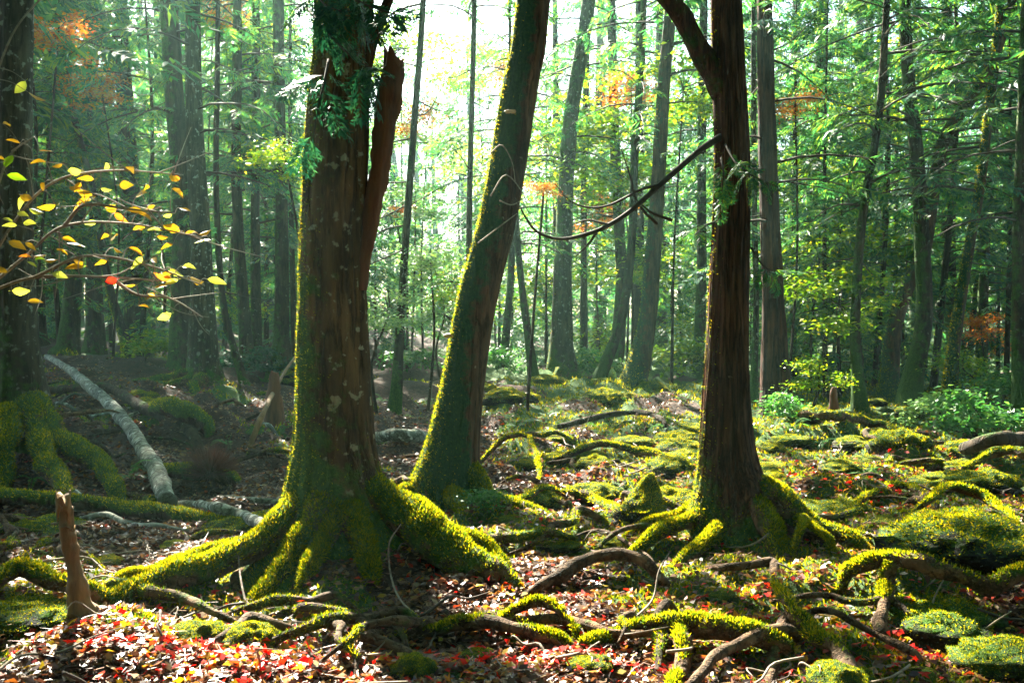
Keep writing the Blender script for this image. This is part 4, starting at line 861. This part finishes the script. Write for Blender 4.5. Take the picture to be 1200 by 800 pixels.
RT('dead_stick', 'dead brown stick leaning against the thick old mossy tree', 'stick', [(292, 525, .0), (312, 505, .25), (335, 480, .55), (352, 470, .8)], [.03, .028, .022, .015], .1, 29, 'dead', 0, .15, 8, False)
rg = np.random.default_rng(5)
g = G(97, 722); a = tube([g+[.02, 0, -.12], g+[.0, 0, .05], g+[-.035, 0, .22], g+[-.065, 0, .40], g+[-.085, 0, .56]], [.085, .06, .038, .034, .031], 20, 70, .55, 16, 3)
v = a[0].copy(); k = v[:, 2] > g[2]+.44; v[k, 2] += .16*(noise(v[k]*34)-.55)
tag(obj('broken_stake', mk('broken_stake', v-g, [a[1], a[2]], [M['dead']], True), None, tuple(g)), 'broken brown rotten stake standing upright in the moss', 'stump')
def snag(px, py, hgt, r, label, seed):
    g = G(px, py); rg = np.random.default_rng(seed); a = tube([g-[0, 0, .1], g+[.01, 0, hgt*.3], g+[.01, 0, hgt*.7], g+[.02, 0, hgt]], [r*1.6, r, r*.8, r*.45], 12, 36, .4, 9, seed)
    v = a[0].copy(); v[:, 2] += (v[:, 2] > g[2]+hgt*.75)*hgt*.25*(noise(v*14)-.4)
    tag(obj('broken_stump', mk('broken_stump', v-g, [a[1], a[2]], [M['snag']], True), None, tuple(g)), label, 'stump')
snag(975, 492, .38, .06, 'jagged reddish stump right of the brown cedar', 3); snag(320, 500, .6, .10, 'dark rotten stump close behind the thick old tree', 4)
# dry brush ball
g = G(246, 560); n = 1500; d = rg.normal(0, 1, (n, 3)); d /= np.linalg.norm(d, axis=1)[:, None]; d[:, 2] = np.abs(d[:, 2])*.9+.05
p0 = d*rg.uniform(.02, .12, n)[:, None]; sd = np.cross(d, rg.normal(0, 1, (n, 3))); sd /= np.linalg.norm(sd, axis=1)[:, None]
V = np.stack([p0-sd*.003, p0+sd*.003, p0+d*rg.uniform(.1, .2, n)[:, None]+rg.normal(0, .03, (n, 3))], 1).reshape(-1, 3)
tag(obj('dry_brush', mk('dry_brush', V*1.2, np.arange(3*n).reshape(-1, 3), [M['brush']]), None, tuple(g+[0, 0, .03])), 'ball of dry reddish brown brush on the shaded slope', 'brush')
# ------------------------------------------------------------------ fallen twigs
TW = []
for k in range(6):
    rg = np.random.default_rng(800+k); L = rg.uniform(.25, .6); pts = np.stack([np.linspace(-L/2, L/2, 5), rg.normal(0, .05, 5), np.abs(rg.normal(.02, .025, 5))], -1)
    A_ = Acc(); v, q, t = tube(pts, [.007, .006, .002], 5, 14); A_.add(v, q, t)
    TW.append(A_.mesh('fallen_twig', [M['twig' if k % 3 else 'twigd']]))
rg = np.random.default_rng(62)
for k in range(130):
    y = 3.9+8*rg.random()**1.5; x = rg.uniform(-.52, .55)*y
    tag(obj('fallen_twig', TW[k % 6], None, (x, y, H(x, y)+.015), (rg.normal(0, .25), rg.normal(0, .25), rg.uniform(0, 6.28)), rg.uniform(.6, 1.2)), 'thin fallen twig lying on the forest floor', 'twig', 'fallen twigs on the forest floor')
for lab, pts in (('pale curled twig sticking up beside the small bright moss rocks', ((290, 715, .0), (283, 705, .10), (280, 695, .20), (284, 690, .26))), ('thin bare vine curling up in front of the right mossy root', ((500, 735, .02), (470, 715, .05), (458, 700, .12), (456, 695, .26), (470, 693, .36))),
                 ('pale branched twig below the cedar foot', ((745, 728, .02), (765, 715, .06), (772, 700, .14), (785, 690, .2))), ('pale bent twig beside the dark hollowed rock', ((1090, 745, .0), (1093, 735, .12), (1105, 728, .2))), ('thin pale sprig leaning over the dark hollowed rock', ((1140, 748, .0), (1165, 755, .1), (1185, 758, .16)))):
    p_ = gpath(pts, 0, False); a = tube(p_, [.007, .005, .003], 5, 24); tag(obj('bare_twig', mk('bare_twig', a[0]-p_[0], [a[1], a[2]], [M['twig']]), None, tuple(p_[0])), lab, 'twig')
RS = []
for k in range(6):                                     # thin roots tangled over the floor
    rg = np.random.default_rng(820+k); L = rg.uniform(.5, 1.1); u = np.linspace(0, 1, 7)
    pts = np.stack([(u-.5)*L, np.cumsum(rg.normal(0, .07, 7)), .10*np.sin(u*pi)*rg.uniform(.3, 1)+rg.normal(0, .015, 7)-.05*(np.abs(u-.5) > .45)], -1)
    v, q, t = tube(pts, [.010, .022, .024, .018, .007], 8, 44, .45, 7, k, wob=1.2); mv = np.clip(.42+.9*(fbm(v*5+k, 3)-.5), 0, 1)
    b = scatter_blades(v, q, np.clip(mv-.42, 0, 1), 900, .006, .022, .22, rg, .5)
    RS.append((mk('thin_root', v, [q, t], [M['root']], True, {'moss': mv}), mk('moss', b[0], b[1], [M['blade']])))
rg = np.random.default_rng(69)
for k in range(75):
    y = 4.3+7.5*rg.random()**1.3; x = rg.uniform(-.3, .55)*y if k % 5 else rg.uniform(-.5, -.3)*y
    t = tag(obj('thin_root', RS[k % 6][0], None, (x, y, H(x, y)+.01), (rg.normal(0, .12), rg.normal(0, .12), rg.uniform(0, 6.28)), rg.uniform(.7, 1.2)), 'thin gnarled root creeping over the forest floor', 'root', 'thin roots tangled over the forest floor')
    tag(obj('moss', RS[k % 6][1], t), kind='stuff')
for k in range(22):                                    # fallen branches on the shaded slope
    y = rg.uniform(6.8, 13); x = rg.uniform(-.52, -.12)*y; a = rg.uniform(-.6, .6); L = rg.uniform(.5, 1.4); pts = []
    for u in np.linspace(-.5, .5, 5): xx, yy = x+cos(a)*L*u, y+sin(a)*L*u; pts.append((xx, yy, H(xx, yy)+.03+rg.uniform(0, .05)))
    v, q, t = tube(pts, [.022, .02, .008], 7, 22, .2, 8, k, wob=.6); o_ = np.array(pts[2])
    tag(obj('fallen_branch', mk('fallen_branch', v-o_, [q, t], [M['bark' if k % 3 else 'log']], True, {'moss': np.full(len(v), .3)}), None, tuple(o_)), 'fallen branch lying on the shaded leafy slope', 'branch', 'fallen branches on the shaded slope')
# ------------------------------------------------------------------ leaf litter and ground moss (uncountable)
def spread(n, rg, y0=3.3, y1=16.0, pw=1.0, xr=.6):
    u = rg.random(n); y = y0*(y1/y0)**(u**pw); x = rg.uniform(-xr, xr, n)*y+rg.normal(0, .2, n); return x, y
rg = np.random.default_rng(63)
x, y = spread(125000, rg); x2, y2 = spread(40000, rg, 6, 17); x, y = np.append(x, x2), np.append(y, y2); m = moss_ground(x, y); k = rg.random(len(x)) > m*.72; x, y = x[k], y[k]
pos = np.stack([x, y, height(x, y)+rg.uniform(.002, .022, len(x))], -1)
d = rg.normal(0, 1, pos.shape); d[:, 2] *= .28
LT = [np.array([[-.5, 0, .05], [-.1, .30, .12*s1], [.5, 0, .08*s2], [-.05, -.30, .1]]) for s1, s2 in ((1, 1), (-1, 2), (2, -1), (1, -2))]
v, q = place(LT, pos, d, rg.uniform(.022, .062, len(x)), rg, .55)
tag(obj('leaf_litter', mk('leaf_litter', v, q, [M['litter']])), 'brown and purple fallen leaves carpeting the forest floor', 'leaf litter', kind='stuff')
x, y = spread(300000, rg, 3.3, 20); m = moss_ground(x, y)*(.55+.9*fbm(P3(x*6, y*6, 2), 2)); k = rg.random(len(x)) < m; x, y = x[k], y[k]; n = len(x)
p = np.stack([x, y, height(x, y)-.003], -1); d = rg.normal(0, .55, (n, 3)); d[:, 2] = 1; d /= np.linalg.norm(d, axis=1)[:, None]
sd = np.cross(d, rg.normal(0, 1, (n, 3))); sd /= np.linalg.norm(sd, axis=1)[:, None]; L = (rg.uniform(.010, .032, n)*(.7+.09*y))[:, None]
V = np.stack([p-sd*L*.22, p+sd*L*.22, p+d*L], 1).reshape(-1, 3)
tag(obj('ground_moss', mk('ground_moss', V, np.arange(3*n).reshape(-1, 3), [M['blade']])), 'short bright green moss carpet over ground and stones', 'moss', kind='stuff')
n = 9000; x, y = spread(n, rg, 3.4, 15); a = rg.uniform(0, 2*pi, n); L = rg.uniform(.015, .085, n); p = np.stack([x, y, height(x, y)+rg.uniform(.005, .03, n)], -1)
d = np.stack([np.cos(a), np.sin(a), rg.normal(.05, .22, n)], -1)*L[:, None]; sd = np.stack([-np.sin(a), np.cos(a), np.zeros(n)], -1)*rg.uniform(.0015, .004, n)[:, None]; bend = rg.normal(0, .12, n)[:, None]*np.stack([-np.sin(a), np.cos(a), np.ones(n)*.5], -1)*L[:, None]
V = np.stack([p-d-sd, p-d+sd, p+bend+sd, p+bend-sd, p+d], 1).reshape(-1, 3); i0 = np.arange(n)[:, None]*5
tag(obj('twig_debris', mk('twig_debris', V, [i0+np.array([0, 1, 2, 3]), i0+np.array([3, 2, 4])], [M['litter']])), 'fine broken twigs and needles strewn over the forest floor', 'debris', kind='stuff')
# fallen maple leaves one can pick out
mv_, mt_ = maple_verts(1.0)
ML = {}
for nm in ('red', 'orange', 'yellow'):
    for k in range(3):
        r2 = np.random.default_rng(k+5); w_ = mv_.copy(); w_[:, 2] += r2.normal(0, .06, len(w_))+(.25*w_[:, 0]**2*(1 if k else -1)); ML[nm, k] = mk('maple_leaf', w_, mt_, [M[nm]])
rg = np.random.default_rng(64)
patches = [(235, 770, .48, .22, 90), (200, 700, .3, .15, 8), (460, 778, .10, .06, 7), (650, 775, .55, .18, 52), (560, 680, .25, .15, 12), (1010, 775, .7, .16, 38), (860, 735, .35, .12, 10), (1130, 760, .3, .12, 8), (690, 700, .5, .2, 22), (880, 700, .25, .1, 6), (1110, 672, .6, .15, 8), (1000, 590, .7, .35, 22), (960, 570, .6, .5, 18), (1120, 560, .6, .4, 16), (350, 770, .5, .3, 16), (680, 560, 1.0, .9, 10), (500, 660, .2, .1, 5), (1060, 640, .4, .2, 4)]
LN = {'red': ('fallen red maple leaf on the forest floor', 'fallen red maple leaves'), 'orange': ('fallen orange maple leaf on the forest floor', 'fallen orange maple leaves'), 'yellow': ('fallen yellow maple leaf on the forest floor', 'fallen yellow maple leaves')}
for (px, py, rx, ry, n) in patches:
    g = G(px, py)
    for _ in range(n):
        x, y = g[0]+rg.normal(0, rx*.55), g[1]+rg.normal(0, ry*.6); nm = rg.choice(['red', 'red', 'red', 'red', 'orange', 'yellow']); s = rg.uniform(.028, .05)*(1 if y < 6 else 1.3)
        tag(obj('maple_leaf', ML[nm, int(rg.integers(3))], None, (x, y, H(x, y)+rg.uniform(.02, .045)), (rg.normal(0, .45), rg.normal(0, .45), rg.uniform(0, 6.28)), s), LN[nm][0], 'leaf', LN[nm][1])
# many more small red leaves too far off to pick apart
x = []; y = []
for (px, py, rx, ry, n) in patches+[(240, 775, .6, .25, 70), (980, 600, 1.3, 1.2, 60), (1100, 570, 1.2, 1.0, 60), (700, 600, 1.2, 1.2, 40), (650, 740, 1.2, .5, 60), (1000, 740, 1.2, .4, 60)]:
    g = G(px, py); x.append(g[0]+rg.normal(0, rx*.8, n*4)); y.append(g[1]+rg.normal(0, ry*.8, n*4))
x = np.concatenate(x); y = np.concatenate(y); pos = np.stack([x, y, height(x, y)+rg.uniform(.01, .035, len(x))], -1); d = rg.normal(0, 1, pos.shape); d[:, 2] *= .3
k = rg.random(len(x)) < .55
for nm, sel, lab in (('red', k, 'scattered small red fallen leaves'), ('yellow', ~k, 'scattered small yellow and tan fallen leaves')):
    v, q = place(LT, pos[sel], d[sel], rg.uniform(.03, .055, sel.sum()), rg, .5)
    tag(obj('scattered_leaves', mk('scattered_leaves', v, q, [M[nm]])), lab, 'fallen leaves', kind='stuff')
# ------------------------------------------------------------------ ferns and low shrubs
FR = []
for k in range(4):
    rg = np.random.default_rng(900+k); it = []
    for s in np.linspace(.06, 1, 17):
        o = np.array([s, 0, .75*s-.85*s*s])
        for sg in (-1, 1): it.append((o, np.array([.45, sg, -.25+rg.normal(0, .1)]), .24*(1-s)**.6*(1.0 if s > .15 else .5)+.03, .024, np.array([0, 0, 1.])))
    FR.append(mk('frond', diamonds(it), np.arange(len(it)*4).reshape(-1, 4), [M['fern']]))
rg = np.random.default_rng(65)
fern_px = [(1000, 470), (1040, 500), (930, 500), (965, 520), (1080, 540), (1130, 510), (1170, 500), (1190, 470), (700, 500), (640, 490), (780, 500), (590, 450), (850, 480), (1020, 560), (900, 530), (800, 470), (730, 470), (1150, 590), (960, 460), (1100, 490), (380, 620), (1000, 720), (540, 790), (140, 560), (270, 520), (40, 560), (600, 500), (670, 470), (880, 470), (1160, 450), (500, 470), (440, 470), (1180, 540), (1040, 470)]
for px, py in fern_px:
    g = G(px+rg.normal(0, 6), py); t = thing('fern', 'small green fern growing between mossy rocks', 'fern', tuple(g), 'ferns on the forest floor', (0, 0, rg.uniform(0, 6.28)), rg.uniform(.16, .30) if g[1] > 7 else .1)
    nf = int(rg.integers(5, 8))
    for k in range(nf): obj('frond', FR[k % 4], t, (0, 0, 0), (rg.normal(0, .2), rg.normal(0, .25), 2*pi*k/nf+rg.normal(0, .2)), rg.uniform(.75, 1.15))
SV = []
for k in range(4):
    rg = np.random.default_rng(950+k); (v, q), lm = layered_crown(rg, 1000, 1.0, .30, .95, .17, 10, clump=.30)
    SV.append((v, q, lm))
rg = np.random.default_rng(66)
shr = [(1080, 500, .38, 'pale', 'pale sunlit star-leaved shrub in front of the sunlit leaning trunk'), (1150, 512, .5, 'fern', 'low leafy shrub right of the pale star-leaved shrub'), (1175, 475, .5, 'fern', 'low green shrub beyond the low leafy one'), (1000, 455, .55, 'fern', 'leafy shrub at the foot of the slim leaning trunk'), (955, 440, .6, 'fern', 'leafy shrub right of the brown cedar'), (925, 492, .3, 'fern', 'small dark shrub at the brown cedar base'), (1040, 430, .7, 'lime', 'yellow-green shrub behind the crooked tree'), (1165, 425, .7, 'orange', 'tawny autumn shrub among the right-hand trunks'), (590, 440, .6, 'fern', 'round green shrub right of the leaning tree'), (320, 440, .5, 'conifd', 'dark teal shrub behind the thick old tree'), (260, 438, .4, 'conifd', 'dark teal shrub right of the long-rooted trunk'), (480, 440, .6, 'fern', 'low shrub behind the slender bare stem'), (800, 440, .7, 'lime', 'sunlit yellow-green shrub left of the reddish cedar'), (700, 440, .6, 'fern', 'green shrub between the curving trunks'), (170, 425, .5, 'lime', 'small sunlit shrub beyond the thin leaning stem'), (570, 600, .16, 'fern', 'tiny leafy plant at the foot of the leaning tree')]
for k, (px, py, r, mt, lab) in enumerate(shr):
    g = G(px, py); v, q, lm = SV[k % 4]; t = thing('low_shrub', lab, 'shrub', tuple(g), None, (0, 0, rg.uniform(0, 6.28)), r)
    obj('foliage', mk('foliage', v, q, [M[mt]]), t); obj('stems', lm.mesh('stems', [M['twigd']]), t)
# ------------------------------------------------------------------ yellow-leaved sapling beside the camera
rg = np.random.default_rng(67); dS = 4.3
gb = np.array([-2.75, 4.4, H(-2.75, 4.4)])
ts = thing('yellow_sapling', 'twiggy sapling with yellow autumn leaves arching in from the wood edge', 'sapling', tuple(gb))
def stem(pts, rad, name='stem', mat='twig'):
    p_ = np.array([P(x, y, d) for x, y, d in pts]); a = tube(p_, rad, 6, len(pts)*6, .1); return obj(name, mk(name, a[0]-gb, [a[1], a[2]], [M[mat]], True), ts), catmull(p_, 60)
a = tube([gb-[0, 0, .1], gb+[.02, 0, .5], P(-60, 420, 4.35), P(-30, 350, dS)], [.018, .016, .013, .012], 7, 24, .1); obj('trunk', mk('trunk', a[0]-gb, [a[1], a[2]], [M['twigd']], True), ts)
ST = [[(-30, 350, 4.3), (40, 325, 4.3), (130, 325, 4.3), (200, 330, 4.35)], [(-30, 350, 4.3), (30, 300, 4.3), (75, 265, 4.25), (150, 262, 4.25), (235, 278, 4.2)], [(-30, 350, 4.3), (10, 270, 4.3), (60, 215, 4.3), (130, 200, 4.3), (215, 205, 4.3)], [(75, 265, 4.25), (100, 240, 4.2), (150, 245, 4.2), (205, 250, 4.2)], [(40, 325, 4.3), (100, 300, 4.25), (170, 310, 4.25), (240, 335, 4.2)], [(-30, 350, 4.3), (-10, 250, 4.3), (10, 185, 4.3), (40, 160, 4.3)], [(130, 325, 4.3), (160, 345, 4.3), (200, 350, 4.3), (238, 372, 4.3)], [(-30, 350, 4.3), (-25, 180, 4.3), (10, 50, 4.25), (60, -15, 4.2)]]
curves = [stem(s_, [.008, .006, .003])[1] for s_ in ST]
for k in range(46):                                    # bare pale twiglets
    c = curves[k % 7]; s0 = c[int(rg.integers(18, 58))]; e = s0+rg.normal(0, 1, 3)*[.16, .08, .10]+[.05, 0, 0]; m_ = (s0+e)/2+rg.normal(0, .015, 3)
    a = tube([s0, m_, e], [.0032, .0022, .0012], 4, 9); obj('twig', mk('twig', a[0]-gb, [a[1], a[2]], [M['twig']]), ts)
lv = np.array([[0, 0, 0], [.18, .17, .03], [.45, .25, .05], [.75, .14, .01], [1, 0, -.08], [.75, -.14, .01], [.45, -.25, .05], [.18, -.17, .03], [.45, 0, -.02], [-.18, .01, .02], [-.18, -.01, .02]])
lf = [(0, 1, 8), (1, 2, 8), (2, 3, 8), (3, 4, 8), (4, 5, 8), (5, 6, 8), (6, 7, 8), (7, 0, 8), (0, 9, 10)]
LM = {m_: [mk('leaf', lv*np.array([1, w_, b_]), np.array(lf), [M[m_]]) for w_, b_ in ((1, 1), (.8, 2.5), (1.15, -1.5))] for m_ in ('yellow', 'orange', 'red', 'ylgreen', 'lime')}
leaves = [(62, 10, 'lime'), (48, -4, 'lime'), (30, 95, 'ylgreen'), (15, 182, 'lime'), (54, 190, 'yellow'), (73, 192, 'yellow'), (127, 192, 'ylgreen'), (157, 202, 'yellow'), (81, 219, 'yellow'), (91, 233, 'yellow'), (101, 240, 'orange'), (52, 214, 'yellow'), (140, 217, 'yellow'), (174, 217, 'yellow'), (199, 206, 'yellow'), (211, 209, 'orange'), (201, 221, 'yellow'), (135, 240, 'yellow'), (149, 246, 'yellow'), (162, 250, 'yellow'), (201, 251, 'ylgreen'), (182, 241, 'yellow'), (216, 275, 'yellow'), (233, 275, 'yellow'), (247, 281, 'ylgreen'), (203, 286, 'yellow'), (184, 277, 'yellow'), (113, 260, 'ylgreen'), (127, 275, 'yellow'), (133, 290, 'yellow'), (78, 285, 'yellow'), (72, 279, 'yellow'), (53, 305, 'yellow'), (32, 353, 'yellow'), (125, 305, 'yellow'), (137, 327, 'red'), (179, 302, 'yellow'), (189, 320, 'yellow'), (201, 326, 'orange'), (181, 337, 'yellow'), (214, 312, 'ylgreen'), (223, 326, 'yellow'), (243, 327, 'ylgreen'), (30, 228, 'ylgreen'), (34, 244, 'ylgreen'), (27, 261, 'ylgreen'), (40, 305, 'lime'), (118, 221, 'ylgreen'), (8, 205, 'lime'), (3, 145, 'yellow'), (33, 108, 'yellow'), (160, 230, 'yellow'), (110, 210, 'yellow'), (95, 200, 'ylgreen'), (170, 265, 'yellow'), (150, 290, 'yellow'), (65, 240, 'yellow')]
allc = np.vstack(curves)
for k in range(38):
    c_ = curves[int(rg.integers(7))][int(rg.integers(12, 60))]; leaves.append((600+c_[0]/c_[1]*FPX+rg.normal(0, 9), 370-(c_[2]-CAMZ)/c_[1]*FPX+rg.normal(0, 9), rg.choice(['yellow', 'yellow', 'yellow', 'ylgreen', 'orange'])))
for k, (px, py, mt) in enumerate(leaves):
    p_ = P(px, py, 4.25+rg.normal(0, .05)); j = np.argmin(((allc-p_)**2).sum(1)); b_ = allc[j]; dv = p_-b_; L = np.linalg.norm(dv)
    if L > .02:
        a = tube([b_, (b_+p_)/2+[0, 0, .012], p_], [.0026, .0018, .0012], 4, 8); obj('petiole', mk('petiole', a[0]-gb, [a[1], a[2]], [M['twig']]), ts)
    obj('leaf', LM[mt][k % 3], ts, tuple(p_-gb), (rg.normal(.8, .35), rg.normal(.3, .3), rg.choice([0, pi])*.9+rg.normal(0, .5)), rg.uniform(.045, .085))
# ------------------------------------------------------------------ the far wood, one mass
rg = np.random.default_rng(68); n = 7000; y = rg.uniform(62, 104, n); x = rg.uniform(-.85, .85, n)*y; z = 26*rg.random(n)**1.2+.5
px = 600+x/y*FPX; z = np.where((px > 440) & (px < 700), z*.72, z)
d = rg.normal(0, 1, (n, 3)); d[:, 2] = -.5
v, q = place(SPR, np.stack([x, y, z+.8], -1), d, rg.uniform(1.3, 2.4, n), rg, .5)
A_ = Acc(); A_.add(v, q)
me = A_.mesh('far_wood', [M['conif']]); fw = tag(obj('far_wood', me), 'mass of hazy foliage closing the depth of the wood', 'woodland', kind='stuff')
A_ = Acc()
for k in range(150):
    y0 = rg.uniform(66, 100); x0 = rg.uniform(-.8, .8)*y0; z0 = H(x0, y0); a = tube([(x0, y0, z0-.3), (x0+rg.normal(0, .2), y0, z0+7), (x0+rg.normal(0, .5), y0, z0+16)], [.3, .22, .05], 6, 8); A_.add(a[0], a[1], a[2])
tag(obj('trunks', A_.mesh('trunks', [M['twigd']]), fw), kind='stuff')
# ------------------------------------------------------------------ haze
hb = np.array([[x, y, z] for z in (-2.0, 33.0) for y in (-22.0, 112.0) for x in (-95.0, 95.0)])
hf = np.array([[0, 2, 3, 1], [4, 5, 7, 6], [0, 1, 5, 4], [2, 6, 7, 3], [0, 4, 6, 2], [1, 3, 7, 5]])
m, n_, l = newmat('haze'); pv = n_.new('ShaderNodeVolumePrincipled'); pv.inputs['Density'].default_value = HAZE_DENSITY
pv.inputs['Color'].default_value = (.50, .92, .82, 1); pv.inputs['Anisotropy'].default_value = .6
o_ = n_.new('ShaderNodeOutputMaterial'); l.new(pv.outputs[0], o_.inputs['Volume'])
tag(obj('haze', mk('haze', hb, hf, [m])), 'pale sunlit haze hanging in the forest air', 'haze', kind='stuff')
